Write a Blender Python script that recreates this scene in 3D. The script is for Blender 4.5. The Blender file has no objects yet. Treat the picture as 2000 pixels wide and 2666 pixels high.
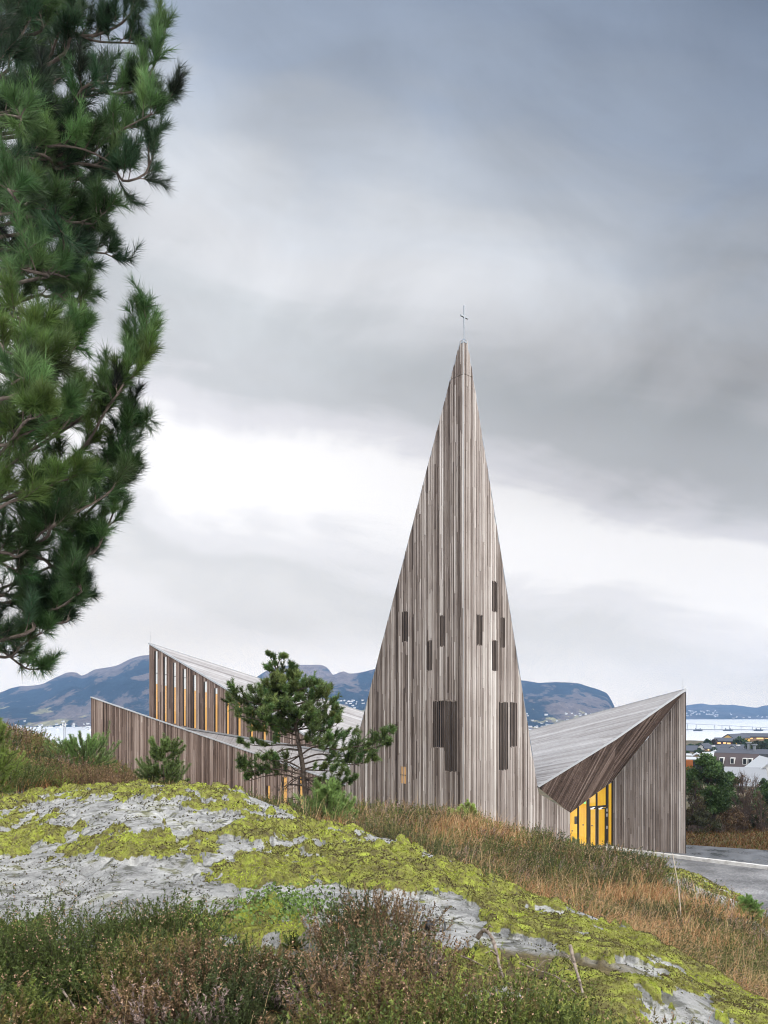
import bpy, math, random
import numpy as np
from mathutils import Vector, Matrix

SC = bpy.context.scene
COL = SC.collection
R = math.radians
# ------------------------------------------------------------------ camera
# The eye is the origin, looking along +Y; the lens is shifted up so that verticals stay upright.
F, CX, HY = 2000.0, 1000.0, 1850.0
cam_data = bpy.data.cameras.new('camera')
cam = bpy.data.objects.new('camera', cam_data)
COL.objects.link(cam)
cam.location = (0, 0, 0)
cam.rotation_euler = (R(90), 0, 0)
cam_data.sensor_fit = 'HORIZONTAL'
cam_data.sensor_width = 36
cam_data.lens = 36.0
cam_data.shift_y = (HY - 1333.0) / 2000.0
cam_data.clip_start = 0.05
cam_data.clip_end = 30000
SC.camera = cam

# ------------------------------------------------------------------ view
SC.view_settings.view_transform = 'Standard'
SC.view_settings.look = 'None'
SC.view_settings.exposure = 0.0
SC.view_settings.gamma = 1.0
SC.render.engine = 'CYCLES'
SC.cycles.max_bounces = 6
SC.cycles.transparent_max_bounces = 8
SC.cycles.use_denoising = True
SC.cycles.denoiser = 'OPENIMAGEDENOISE'
SC.cycles.denoising_prefilter = 'ACCURATE'
SC.cycles.use_adaptive_sampling = False
SC.cycles.filter_width = 1.05
SC.cycles.volume_bounces = 0


def lin(c):
    """sRGB 0-255 to linear"""
    return tuple(((x / 255) / 12.92 if x / 255 <= 0.04045 else ((x / 255 + 0.055) / 1.055) ** 2.4) for x in c)


# ------------------------------------------------------------------ node helper
class Ex:
    def __init__(self, nt, s):
        self.nt, self.s = nt, s

    def _op(self, op, *args, clamp=False):
        n = self.nt.nodes.new('ShaderNodeMath')
        n.operation = op
        n.use_clamp = clamp
        for i, a in enumerate(args):
            if isinstance(a, Ex):
                self.nt.links.new(a.s, n.inputs[i])
            else:
                n.inputs[i].default_value = a
        return Ex(self.nt, n.outputs[0])

    def __add__(self, o): return self._op('ADD', self, o)
    __radd__ = __add__
    def __sub__(self, o): return self._op('SUBTRACT', self, o)
    def __rsub__(self, o): return self._op('SUBTRACT', o, self)
    def __mul__(self, o): return self._op('MULTIPLY', self, o)
    __rmul__ = __mul__
    def __truediv__(self, o): return self._op('DIVIDE', self, o)
    def __rtruediv__(self, o): return self._op('DIVIDE', o, self)
    def max(self, o): return self._op('MAXIMUM', self, o)
    def min(self, o): return self._op('MINIMUM', self, o)
    def pow(self, o): return self._op('POWER', self, o)
    def exp(self): return self._op('EXPONENT', self)
    def abs(self): return self._op('ABSOLUTE', self)
    def step(self, a, b):
        n = self.nt.nodes.new('ShaderNodeMapRange')
        n.interpolation_type = 'SMOOTHSTEP'
        self.nt.links.new(self.s, n.inputs[0])
        n.inputs[1].default_value = a
        n.inputs[2].default_value = b
        return Ex(self.nt, n.outputs[0])


def node(nt, typ, **ins):
    n = nt.nodes.new(typ)
    for k, v in ins.items():
        k = k.replace('_', ' ')
        if isinstance(v, Ex):
            nt.links.new(v.s, n.inputs[k])
        elif isinstance(v, bpy.types.NodeSocket):
            nt.links.new(v, n.inputs[k])
        else:
            n.inputs[k].default_value = v
    return n


def ramp(nt, fac, stops, interp='LINEAR'):
    n = nt.nodes.new('ShaderNodeValToRGB')
    n.color_ramp.interpolation = interp
    el = n.color_ramp.elements
    while len(el) < len(stops):
        el.new(0.5)
    for e, (p, c) in zip(el, stops):
        e.position = p
        e.color = (*c, 1) if len(c) == 3 else c
    nt.links.new(fac.s if isinstance(fac, Ex) else fac, n.inputs[0])
    return n.outputs[0]


def mix(nt, fac, a, b, blend='MIX'):
    n = nt.nodes.new('ShaderNodeMix')
    n.data_type = 'RGBA'
    n.blend_type = blend
    for sock, v in ((n.inputs[0], fac), (n.inputs[6], a), (n.inputs[7], b)):
        if isinstance(v, Ex):
            nt.links.new(v.s, sock)
        elif isinstance(v, bpy.types.NodeSocket):
            nt.links.new(v, sock)
        elif isinstance(v, (int, float)):
            sock.default_value = v
        else:
            sock.default_value = (*v, 1) if len(v) == 3 else v
    return n.outputs[2]


def combine(nt, x, y, z):
    n = nt.nodes.new('ShaderNodeCombineXYZ')
    for i, v in enumerate((x, y, z)):
        if isinstance(v, Ex):
            nt.links.new(v.s, n.inputs[i])
        else:
            n.inputs[i].default_value = v
    return n.outputs[0]


# ------------------------------------------------------------------ world: heavy overcast with a bright band
world = bpy.data.worlds.new('World')
SC.world = world
world.use_nodes = True
wt = world.node_tree
wt.nodes.clear()
SKY_GAIN = 1.0
HAZE = 1.25e-4
HAZE_GLOW = (0.17, 0.38, 0.72)
HAZE_FAR, HAZE_TOP = 5400.0, 290.0


def build_world():
    tc = wt.nodes.new('ShaderNodeTexCoord')
    sep = wt.nodes.new('ShaderNodeSeparateXYZ')
    wt.links.new(tc.outputs['Generated'], sep.inputs[0])
    x, y, z = (Ex(wt, sep.outputs[i]) for i in range(3))
    yy = y.max(0.15)
    u, v = x / yy, z / yy
    n1 = node(wt, 'ShaderNodeTexNoise', Vector=combine(wt, u * 1.3 + 3.1, v * 2.4 - u * 0.5, 0.3), Scale=2.1, Detail=6, Roughness=0.5, Distortion=0.8)
    n2 = node(wt, 'ShaderNodeTexNoise', Vector=combine(wt, u * 0.9, v * 4.5 + u * 0.6, 1.7), Scale=3.2, Detail=7.0, Roughness=0.58, Distortion=0.6)
    n3 = node(wt, 'ShaderNodeTexNoise', Vector=combine(wt, u + 7.3, v * 1.15 + u * .3, 4.1), Scale=3.6, Detail=9, Roughness=0.6, Distortion=0.7)
    a1, a2, a4 = Ex(wt, n1.outputs[0]), Ex(wt, n2.outputs[0]), Ex(wt, n3.outputs[0])
    w = v + u * 0.27 + (a1 - 0.5) * 0.20 + (a2 - 0.5) * 0.12
    k = 1 / 1.4
    stops = [(0.00, (241, 239, 238)), (0.05, (238, 237, 238)), (0.10, (228, 228, 229)), (0.145, (220, 221, 223)),
             (0.19, (232, 232, 235)), (0.235, (250, 249, 250)), (0.31, (252, 251, 252)), (0.35, (226, 226, 231)),
             (0.40, (202, 205, 209)), (0.47, (199, 203, 207)), (0.56, (211, 213, 217)), (0.63, (207, 211, 217)),
             (0.72, (186, 193, 203)), (0.85, (160, 172, 190)), (0.98, (144, 157, 177)), (1.12, (122, 137, 159)), (1.4, (140, 152, 172))]
    c = ramp(wt, w * k, [(p * k, lin(q)) for p, q in stops], 'EASE')
    # cloud masses (direction tangents): centre u, v, radii, strength (+ thins, - thickens)
    g = None
    for (px, py, rx, ry, s) in [(1780, 1010, 520, 190, -0.26), (1950, 500, 330, 500, -0.22), (1500, 330, 220, 180, -0.08),
                                (1180, 720, 260, 90, 0.20), (1050, 420, 120, 130, 0.10), (1650, 380, 120, 120, 0.08),
                                (560, 1640, 330, 45, -0.10), (1640, 1280, 360, 55, -0.10), (700, 1270, 420, 130, 0.10),
                                (650, 820, 300, 120, 0.10), (480, 420, 120, 420, 0.10), (1900, 1780, 300, 120, 0.05),
                                (1300, 950, 200, 120, -0.06)]:
        du = (u - (px - CX) / F) * (F / rx)
        dv = (v - (HY - py) / F) * (F / ry)
        t = (du * du + dv * dv) * -0.5
        t = t.exp() * s
        g = t if g is None else g + t
    a3 = (a1 - 0.5) * 0.42 * (v.step(0.25, 0.5)) + (a2 - 0.5) * 0.14 * v.step(0.2, 0.5) + (a4 - 0.5) * 0.50 * v.step(0.28, 0.55)
    gain = (g + a3 + 1.0).max(0.3)
    # unseen sky overhead and behind the viewer, brightened to light the scene
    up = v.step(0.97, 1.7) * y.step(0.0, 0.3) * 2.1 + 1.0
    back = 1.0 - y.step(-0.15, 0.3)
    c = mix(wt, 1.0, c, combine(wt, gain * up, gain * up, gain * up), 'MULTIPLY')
    # the low cloud behind the blue air is brighter and warmer than it looks from here
    dist = (HAZE_TOP / v.max(0.02)).min(HAZE_FAR)
    tr = (dist * -HAZE).exp()
    loss = (1.0 - tr)
    sp = wt.nodes.new('ShaderNodeSeparateColor')
    wt.links.new(c, sp.inputs[0])
    ch = [((Ex(wt, sp.outputs[i]) - loss * HAZE_GLOW[i]).max(0.02)) / tr for i in range(3)]
    c = combine(wt, *ch)
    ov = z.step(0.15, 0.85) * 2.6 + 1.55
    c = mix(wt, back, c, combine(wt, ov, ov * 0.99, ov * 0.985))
    below = 1.0 - z.step(-0.12, -0.02)
    c = mix(wt, below, c, (0.10, 0.10, 0.09))
    sky = wt.nodes.new('ShaderNodeTexSky')
    sky.sky_type = 'NISHITA'
    sky.sun_disc = False
    sky.sun_elevation = SUN_EL
    sky.sun_rotation = SUN_ROT
    # clouds in the brightness range of the physical sky, then the usual 0.1 background strength
    sc = node(wt, 'ShaderNodeVectorMath')
    sc.operation = 'SCALE'
    wt.links.new(c, sc.inputs[0])
    sc.inputs['Scale'].default_value = 10.0 * SKY_GAIN
    m = mix(wt, 0.03, sc.outputs[0], sky.outputs[0])
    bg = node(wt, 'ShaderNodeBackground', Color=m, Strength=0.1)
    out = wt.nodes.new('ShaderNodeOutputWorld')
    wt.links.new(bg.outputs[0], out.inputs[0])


SUN_EL, SUN_ROT = R(34), R(110)
build_world()
sun_data = bpy.data.lights.new('sun', 'SUN')
sun_data.energy = 1.9
sun_data.angle = R(11)
sun_data.color = (1.0, 0.95, 0.88)
sun = bpy.data.objects.new('sun', sun_data)
COL.objects.link(sun)
sun_from = Vector((math.sin(SUN_ROT) * math.cos(SUN_EL), math.cos(SUN_ROT) * math.cos(SUN_EL), math.sin(SUN_EL)))
sun.rotation_euler = (-sun_from).to_track_quat('-Z', 'Y').to_euler()
sun.location = (10, -20, 30)


# ------------------------------------------------------------------ general helpers
def pt(px, py, Y):
    return Vector(((px - CX) / F * Y, Y, (HY - py) / F * Y))


def tag(o, label=None, cat=None, group=None, kind=None):
    if label: o['label'] = label
    if cat: o['category'] = cat
    if group: o['group'] = group
    if kind: o['kind'] = kind
    return o


def empty(name, loc, parent=None, rz=0.0):
    o = bpy.data.objects.new(name, None)
    o.empty_display_size = 0.3
    COL.objects.link(o)
    o.location = loc
    o.rotation_euler = (0, 0, rz)
    if parent: o.parent = parent
    return o


def link(name, me, mats, parent=None):
    o = bpy.data.objects.new(name, me)
    COL.objects.link(o)
    for m in (mats if isinstance(mats, (list, tuple)) else [mats]):
        me.materials.append(m)
    if parent is not None:
        o.parent = parent
        # children are built in world coordinates: undo the parent's own placement
        bpy.context.view_layer.update()
        o.matrix_parent_inverse = parent.matrix_world.inverted()
    return o


class MB:
    """collects faces in world coordinates; build() makes one mesh object"""
    def __init__(self):
        self.v, self.f, self.m, self.t = [], [], [], []

    def face(self, pts, mat=0, tone=0.5):
        i = len(self.v)
        self.v += [tuple(p) for p in pts]
        self.f.append(tuple(range(i, i + len(pts))))
        self.m.append(mat); self.t.append(tone)

    def hexa(self, a, b, mat=0, tone=0.5):
        """a, b: matching loops (back, front)"""
        n = len(a)
        i = len(self.v)
        self.v += [tuple(p) for p in a] + [tuple(p) for p in b]
        fs = [tuple(range(i + n, i + 2 * n)), tuple(reversed(range(i, i + n)))]
        for k in range(n):
            k2 = (k + 1) % n
            fs.append((i + k, i + k2, i + n + k2, i + n + k))
        self.f += fs
        self.m += [mat] * len(fs); self.t += [tone] * len(fs)

    def box(self, c, sx, sy, sz, rz=0.0, mat=0, tone=0.5, base=False):
        c = Vector(c)
        if base: c = c + Vector((0, 0, sz / 2))
        ca, sa = math.cos(rz), math.sin(rz)
        def P(x, y, z): return (c.x + x * ca - y * sa, c.y + x * sa + y * ca, c.z + z)
        x, y, z = sx / 2, sy / 2, sz / 2
        self.hexa([P(-x, -y, -z), P(x, -y, -z), P(x, y, -z), P(-x, y, -z)],
                  [P(-x, -y, z), P(x, -y, z), P(x, y, z), P(-x, y, z)], mat, tone)

    def beam(self, a, b, w, h, up=Vector((0, 0, 1)), mat=0, tone=0.5):
        a, b = Vector(a), Vector(b)
        d = (b - a).normalized()
        s = d.cross(up)
        if s.length < 1e-4: s = d.cross(Vector((0, 1, 0)))
        s.normalize(); n = s.cross(d)
        q = [(-.5, -.5), (.5, -.5), (.5, .5), (-.5, .5)]
        self.hexa([a + s * w * i + n * h * j for i, j in q], [b + s * w * i + n * h * j for i, j in q], mat, tone)

    def tube(self, pts, rad, sides=6, mat=0, tone=0.5, cap=True):
        pts = [Vector(p) for p in pts]
        n0 = len(self.v)
        prev = None
        for i, p in enumerate(pts):
            d = (pts[min(i + 1, len(pts) - 1)] - pts[max(i - 1, 0)])
            d = d.normalized() if d.length > 1e-9 else Vector((0, 0, 1))
            if prev is None:
                s = d.cross(Vector((0.3, 0.9, 0.1)))
                if s.length < 0.1: s = d.cross(Vector((1, 0, 0)))
            else:
                s = prev - d * prev.dot(d)
            s.normalize(); prev = s
            t = d.cross(s)
            r = rad[i] if isinstance(rad, (list, tuple, np.ndarray)) else rad
            for k in range(sides):
                an = 2 * math.pi * k / sides
                self.v.append(tuple(p + s * (r * math.cos(an)) + t * (r * math.sin(an))))
        for i in range(len(pts) - 1):
            for k in range(sides):
                k2 = (k + 1) % sides
                self.f.append((n0 + i * sides + k, n0 + i * sides + k2, n0 + (i + 1) * sides + k2, n0 + (i + 1) * sides + k))
                self.m.append(mat); self.t.append(tone)
        if cap:
            self.f.append(tuple(n0 + k for k in reversed(range(sides)))); self.m.append(mat); self.t.append(tone)
            e = n0 + (len(pts) - 1) * sides
            self.f.append(tuple(e + k for k in range(sides))); self.m.append(mat); self.t.append(tone)

    def build(self, name, mats, parent=None, smooth=False):
        me = bpy.data.meshes.new(name)
        me.from_pydata(self.v, [], self.f)
        me.polygons.foreach_set('material_index', self.m)
        at = me.attributes.new('tone', 'FLOAT', 'FACE')
        at.data.foreach_set('value', self.t)
        if smooth:
            me.polygons.foreach_set('use_smooth', [True] * len(self.f))
        me.update()
        return link(name, me, mats, parent)


def tri_mesh(name, V, Fc, mat, parent=None, col=None, attrs=None, smooth=False, k=3):
    me = bpy.data.meshes.new(name)
    V = np.asarray(V, np.float32); Fc = np.asarray(Fc, np.int32)
    me.vertices.add(len(V)); me.vertices.foreach_set('co', V.ravel())
    me.loops.add(Fc.size); me.loops.foreach_set('vertex_index', Fc.ravel())
    me.polygons.add(len(Fc)); me.polygons.foreach_set('loop_start', np.arange(0, Fc.size, k, dtype=np.int32))
    if smooth:
        me.polygons.foreach_set('use_smooth', np.ones(len(Fc), bool))
    me.update(calc_edges=True)
    if col is not None:
        a = me.attributes.new('col', 'FLOAT_COLOR', 'POINT')
        c4 = np.ones((len(V), 4), np.float32); c4[:, :3] = col
        a.data.foreach_set('color', c4.ravel())
    for n, arr in (attrs or {}).items():
        a = me.attributes.new(n, 'FLOAT', 'POINT')
        a.data.foreach_set('value', np.asarray(arr, np.float32).ravel())
    return link(name, me, mat, parent)


# ------------------------------------------------------------------ numpy noise
def _h(ix, iy, iz, seed):
    h = (ix.astype(np.int64) * 374761393 + iy.astype(np.int64) * 668265263 + iz.astype(np.int64) * 1440662683 + seed * 974634541) & 0xffffffff
    h = ((h ^ (h >> 13)) * 1274126177) & 0xffffffff
    h = ((h ^ (h >> 16)) * 2246822519) & 0xffffffff
    return ((h ^ (h >> 15)) & 0xffff) / 65535.0


def vnoise(x, y, z=None, seed=0):
    x = np.asarray(x, float); y = np.asarray(y, float)
    z = np.zeros_like(x) if z is None else np.asarray(z, float)
    ix, iy, iz = np.floor(x), np.floor(y), np.floor(z)
    fx, fy, fz = x - ix, y - iy, z - iz
    fx, fy, fz = (f * f * f * (f * (f * 6 - 15) + 10) for f in (fx, fy, fz))
    r = 0
    for dz in (0, 1):
        wz = fz if dz else 1 - fz
        for dy in (0, 1):
            wy = fy if dy else 1 - fy
            for dx in (0, 1):
                wx = fx if dx else 1 - fx
                r = r + _h(ix + dx, iy + dy, iz + dz, seed) * wx * wy * wz
    return r


def fbm(x, y, z=None, seed=0, octs=4, gain=0.5):
    x = np.asarray(x, float); y = np.asarray(y, float)
    a, t, s = 1.0, 0.0, 0.0
    for o in range(octs):
        t = t + a * (vnoise(x, y, z, seed + o * 17) - 0.5)
        s += a
        x = x * 2.03 + 1.7; y = y * 2.03 - 3.1
        if z is not None: z = np.asarray(z) * 2.03 + 0.9
        a *= gain
    return t / s * 2.0


def sstep(x, a, b):
    t = np.clip((x - a) / (b - a), 0, 1)
    return t * t * (3 - 2 * t)


def pchip(xk, yk, x):
    xk, yk = np.asarray(xk, float), np.asarray(yk, float)
    h = np.diff(xk); d = np.diff(yk) / h
    m = np.zeros_like(yk)
    ok = d[:-1] * d[1:] > 0
    m[1:-1][ok] = 2 * d[:-1][ok] * d[1:][ok] / (d[:-1][ok] + d[1:][ok])
    m[0], m[-1] = d[0], d[-1]
    x = np.clip(x, xk[0], xk[-1])
    i = np.clip(np.searchsorted(xk, x) - 1, 0, len(h) - 1)
    t = (x - xk[i]) / h[i]
    return ((2 * t**3 - 3 * t**2 + 1) * yk[i] + (t**3 - 2 * t**2 + t) * h[i] * m[i] + (-2 * t**3 + 3 * t**2) * yk[i + 1] + (t**3 - t**2) * h[i] * m[i + 1])


# ------------------------------------------------------------------ materials
def newmat(name, rough=0.8, base=None, spec=0.3):
    m = bpy.data.materials.new(name)
    m.use_nodes = True
    b = m.node_tree.nodes['Principled BSDF']
    b.inputs['Roughness'].default_value = rough
    b.inputs['Specular IOR Level'].default_value = spec
    if base: b.inputs['Base Color'].default_value = (*base, 1)
    return m, m.node_tree, b


def attr(nt, name):
    n = nt.nodes.new('ShaderNodeAttribute')
    n.attribute_name = name
    return n


def wood_mat(name, stops, stretch, rough=0.75, knots=0.5, spec=0.25):
    """weathered cladding boards: 'tone' picks a shade for every board, grain and stains run along it"""
    m, nt, b = newmat(name, rough, spec=spec)
    tc = nt.nodes.new('ShaderNodeTexCoord')
    mp = node(nt, 'ShaderNodeMapping', Vector=tc.outputs['Object'])
    mp.inputs['Scale'].default_value = stretch
    tone = Ex(nt, attr(nt, 'tone').outputs['Fac'])
    n1 = node(nt, 'ShaderNodeTexNoise', Vector=mp.outputs[0], Scale=1.0, Detail=6, Roughness=0.65)
    n2 = node(nt, 'ShaderNodeTexNoise', Vector=tc.outputs['Object'], Scale=0.35, Detail=4, Roughness=0.6)
    n3 = node(nt, 'ShaderNodeTexNoise', Vector=tc.outputs['Object'], Scale=9.0, Detail=3, Roughness=0.6)
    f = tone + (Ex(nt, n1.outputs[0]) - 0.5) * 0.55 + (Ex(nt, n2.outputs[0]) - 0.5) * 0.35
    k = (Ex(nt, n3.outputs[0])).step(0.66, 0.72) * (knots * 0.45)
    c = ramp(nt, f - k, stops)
    nt.links.new(c, b.inputs['Base Color'])
    bp = node(nt, 'ShaderNodeBump', Height=n1.outputs[0], Strength=0.35, Distance=0.01)
    nt.links.new(bp.outputs[0], b.inputs['Normal'])
    return m


GREY_STOPS = [(0.0, (0.045, 0.032, 0.026)), (0.3, (0.155, 0.124, 0.106)), (0.55, (0.29, 0.248, 0.222)), (0.8, (0.45, 0.408, 0.375)), (1.0, (0.60, 0.565, 0.53))]
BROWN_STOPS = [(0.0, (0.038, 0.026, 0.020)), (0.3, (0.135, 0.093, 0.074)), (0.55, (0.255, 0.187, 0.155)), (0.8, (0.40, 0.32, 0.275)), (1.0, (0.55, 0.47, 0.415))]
ROOF_STOPS = [(0.0, (0.17, 0.155, 0.15)), (0.4, (0.27, 0.255, 0.25)), (0.7, (0.345, 0.335, 0.335)), (1.0, (0.43, 0.42, 0.42))]
M_wood = wood_mat('weathered_cladding', GREY_STOPS, (9, 9, 0.5))
M_brown = wood_mat('brown_cladding', BROWN_STOPS, (9, 9, 0.5))
M_roof = wood_mat('roof_boards', ROOF_STOPS, (2.5, 2.5, 2.5), rough=0.5, knots=0.15, spec=0.5)
M_dark, _, _ = newmat('dark_void', 0.9, (0.012, 0.011, 0.011))
M_frame, _, _ = newmat('dark_frame_metal', 0.45, (0.018, 0.016, 0.015), 0.5)
M_flash, _, _b = newmat('zinc_flashing', 0.4, (0.42, 0.43, 0.44), 0.5)
_b.inputs['Metallic'].default_value = 0.5
M_white, _, _ = newmat('white_paint', 0.5, (0.8, 0.8, 0.79), 0.4)
M_steel, _, _b = newmat('steel', 0.35, (0.25, 0.27, 0.29), 0.5)
_b.inputs['Metallic'].default_value = 0.7


def lit_mat(name, col, strength, stretch=(6, 6, 0.6), amount=0.35):
    m, nt, b = newmat(name, 0.6, tuple(x * 0.5 for x in col))
    tc = nt.nodes.new('ShaderNodeTexCoord')
    mp = node(nt, 'ShaderNodeMapping', Vector=tc.outputs['Object'])
    mp.inputs['Scale'].default_value = stretch
    n1 = node(nt, 'ShaderNodeTexNoise', Vector=mp.outputs[0], Scale=1.0, Detail=4, Roughness=0.6)
    f = (Ex(nt, n1.outputs[0]) - 0.5) * amount + 1.0
    c = mix(nt, 1.0, col, combine(nt, f, f * f, f * f), 'MULTIPLY')
    nt.links.new(c, b.inputs['Emission Color'])
    b.inputs['Emission Strength'].default_value = strength
    return m


M_lit = lit_mat('lit_room', (0.82, 0.45, 0.14), 0.60)
M_hall = lit_mat('lit_entrance_hall', (0.93, 0.53, 0.045), 0.80, stretch=(1.6, 1.6, .5), amount=0.6)
M_seam = lit_mat('lit_panel_joint', (0.70, 0.36, 0.03), 0.6)
M_pale = lit_mat('sky_glow_pane', (0.72, 0.71, 0.68), 0.62, amount=0.4)  # emission stands in for bright sky showing in the upper panes
M_green, _, _b = newmat('exit_green', 0.5, (0.2, 0.8, 0.2))
_b.inputs['Emission Color'].default_value = (0.35, 0.9, 0.3, 1)
_b.inputs['Emission Strength'].default_value = 0.8

M_glass = bpy.data.materials.new('window_glass')
M_glass.use_nodes = True
_nt = M_glass.node_tree
_nt.nodes.clear()
_tr = node(_nt, 'ShaderNodeBsdfTransparent')
_gl = node(_nt, 'ShaderNodeBsdfGlossy', Roughness=0.03)
_mx = node(_nt, 'ShaderNodeMixShader', Fac=0.09)
_nt.links.new(_tr.outputs[0], _mx.inputs[1])
_nt.links.new(_gl.outputs[0], _mx.inputs[2])
_o = _nt.nodes.new('ShaderNodeOutputMaterial')
_nt.links.new(_mx.outputs[0], _o.inputs[0])


def col_mat(name, rough=0.7, spec=0.2, transl=0.0):
    m, nt, b = newmat(name, rough, spec=spec)
    a = attr(nt, 'col')
    nt.links.new(a.outputs['Color'], b.inputs['Base Color'])
    if transl:
        t = node(nt, 'ShaderNodeBsdfTranslucent', Color=a.outputs['Color'])
        ms = node(nt, 'ShaderNodeMixShader', Fac=transl)
        nt.links.new(b.outputs[0], ms.inputs[1]); nt.links.new(t.outputs[0], ms.inputs[2])
        nt.links.new(ms.outputs[0], nt.nodes['Material Output'].inputs[0])
    return m


M_needle = col_mat('pine_needles', 0.5, 0.3, 0.2)
M_leaf = col_mat('leaves', 0.6, 0.25, 0.25)
M_grass = col_mat('dry_blades', 0.8, 0.1, 0.3)
M_bark, _nt, _b = newmat('pine_bark', 0.9)
_tc = _nt.nodes.new('ShaderNodeTexCoord')
_n = node(_nt, 'ShaderNodeTexNoise', Vector=_tc.outputs['Object'], Scale=18.0, Detail=5, Roughness=0.7)
_nt.links.new(ramp(_nt, _n.outputs[0], [(0.3, (0.035, 0.026, 0.02)), (0.55, (0.11, 0.085, 0.07)), (0.75, (0.21, 0.175, 0.15))]), _b.inputs['Base Color'])
_bp = node(_nt, 'ShaderNodeBump', Height=_n.outputs[0], Strength=0.8, Distance=0.02)
_nt.links.new(_bp.outputs[0], _b.inputs['Normal'])


# ------------------------------------------------------------------ boards on a flat polygon
def clip(poly, a, b, c):
    """keep a*s + b*t <= c"""
    out = []
    n = len(poly)
    for i in range(n):
        p, q = poly[i], poly[(i + 1) % n]
        dp, dq = a * p[0] + b * p[1] - c, a * q[0] + b * q[1] - c
        if dp <= 0: out.append(p)
        if (dp < 0 < dq) or (dq < 0 < dp):
            k = dp / (dp - dq)
            out.append((p[0] + (q[0] - p[0]) * k, p[1] + (q[1] - p[1]) * k))
    return out


class Face:
    """a flat polygon in space with board direction t and across direction s, looking at the viewer's side"""
    def __init__(self, poly, along, outward=None):
        self.poly = [Vector(p) for p in poly]
        p = self.poly
        n = Vector((0, 0, 0))
        for i in range(len(p)):
            n += p[i].cross(p[(i + 1) % len(p)])
        n.normalize()
        ctr = sum(p, Vector()) / len(p)
        ref = outward if outward is not None else -ctr
        if n.dot(ref) < 0: n = -n
        self.n = n
        along = Vector(along)
        self.t = (along - n * along.dot(n)).normalized()
        self.s = self.t.cross(n)
        self.o = p[0]
        self.q = [self.st(x) for x in p]

    def st(self, x):
        d = Vector(x) - self.o
        return (d.dot(self.s), d.dot(self.t))

    def at(self, s, t, d=0.0):
        return self.o + self.s * s + self.t * t + self.n * d

    def hit(self, px, py, d=0.0):
        """point of the plane (moved out by d) seen at a photograph pixel"""
        ray = Vector(((px - CX) / F, 1, (HY - py) / F))
        return ray * ((self.o + self.n * d).dot(self.n) / ray.dot(self.n))

    def rect(self, x0, x1, y0, y1):
        c = [self.st(self.hit(x, y)) for x in (x0, x1) for y in (y0, y1)]
        xm = (x0 + x1) / 2
        ss = sorted((self.st(self.hit(x0, (y0 + y1) / 2))[0], self.st(self.hit(x1, (y0 + y1) / 2))[0]))
        tt = sorted((self.st(self.hit(xm, y0))[1], self.st(self.hit(xm, y1))[1]))
        return (ss[0], ss[1], tt[0], tt[1])


def boards(mb, fc, rng, widths=(0.085, 0.105, 0.125), gap=0.012, thick=0.03, jit=0.02, tone=0.5, sd=0.15, seg=(2.2, 5.0), holes=(), cuts=(), ragged=0.0, mat=0, backmat=1):
    s0, s1 = min(p[0] for p in fc.q), max(p[0] for p in fc.q)
    t0, t1 = min(p[1] for p in fc.q), max(p[1] for p in fc.q)
    edges = sorted({round(h[i], 4) for h in holes for i in (0, 1)})
    s = s0
    drift = 0.0
    while s < s1 - 1e-3:
        e = s + rng.choice(widths)
        for x in edges:
            if s + 0.005 < x < e + 0.03: e = x; break
        e = min(e, s1)
        strip = clip(clip(fc.q, -1, 0, -(s + gap / 2)), 1, 0, e - gap / 2)
        if len(strip) >= 3:
            mid = (s + e) / 2
            a, b = min(p[1] for p in strip), max(p[1] for p in strip)
            bl = [(h[2] + rng.uniform(-ragged, ragged), h[3] + rng.uniform(-ragged, ragged)) for h in holes if h[0] < mid < h[1]] + list(cuts)
            t = a - rng.uniform(0, 2)
            st = []
            while t < b:
                t2 = t + rng.uniform(*seg)
                st.append((t, t2)); t = t2
            drift = 0.12 * drift + rng.gauss(0, sd * 0.95)
            for (ta, tb) in st:
                pieces = [(ta, tb)]
                for (ha, hb) in bl:
                    nw = []
                    for (x, y) in pieces:
                        if hb <= x or ha >= y: nw.append((x, y)); continue
                        if x < ha: nw.append((x, ha))
                        if y > hb: nw.append((hb, y))
                    pieces = nw
                tn = min(0.98, max(0.02, tone + drift + rng.gauss(0, sd * 0.42)))
                dd = rng.uniform(0, jit)
                for (x, y) in pieces:
                    g = clip(clip(strip, 0, -1, -(x + 0.002)), 0, 1, y - 0.002)
                    if len(g) < 3: continue
                    mb.hexa([fc.at(p[0], p[1], -thick) for p in g], [fc.at(p[0], p[1], dd) for p in g], mat, tn)
        s = e
    # dark lining behind the boards
    mb.face([fc.at(p[0], p[1], -thick - 0.05) for p in fc.q], backmat, 0.0)
# ================================================================== the church
GZ = -8.65          # level of the forecourt
rng = random.Random(19)
UP = Vector((0, 0, 1))


def on_line(px, A, B):
    """plan point at photograph column px on the vertical plane through A and B, each (px, Y)"""
    a, b = pt(A[0], HY, A[1]), pt(B[0], HY, B[1])
    d = b - a
    k = (px - CX) / F
    t = (k * a.y - a.x) / (d.x - k * d.y)
    return a + d * t


def wall_pt(px, py, A, B):
    p = on_line(px, A, B)
    return Vector((p.x, p.y, (HY - py) / F * p.y))


def foot(px, A, B, z):
    p = on_line(px, A, B)
    return Vector((p.x, p.y, z))


TLa, TLb = (1208, 40.4), (903, 47.7)
TRa, TRb = (1208, 40.4), (1485, 46.78)
LWa, LWb = (905, 49.0), (237, 58.0)
NVa, NVb = (905, 53.0), (389, 66.0)
RWa, RWb = (1596, 48.5), (1786, 46.4)

church = empty('church', (0, 0, 0))
church.location = (foot(1208, TLa, TLb, GZ - 0.4))
tag(church, 'angular timber church with a tall pointed steeple and sweeping plank roofs', 'church')
bpy.context.view_layer.update()


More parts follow.
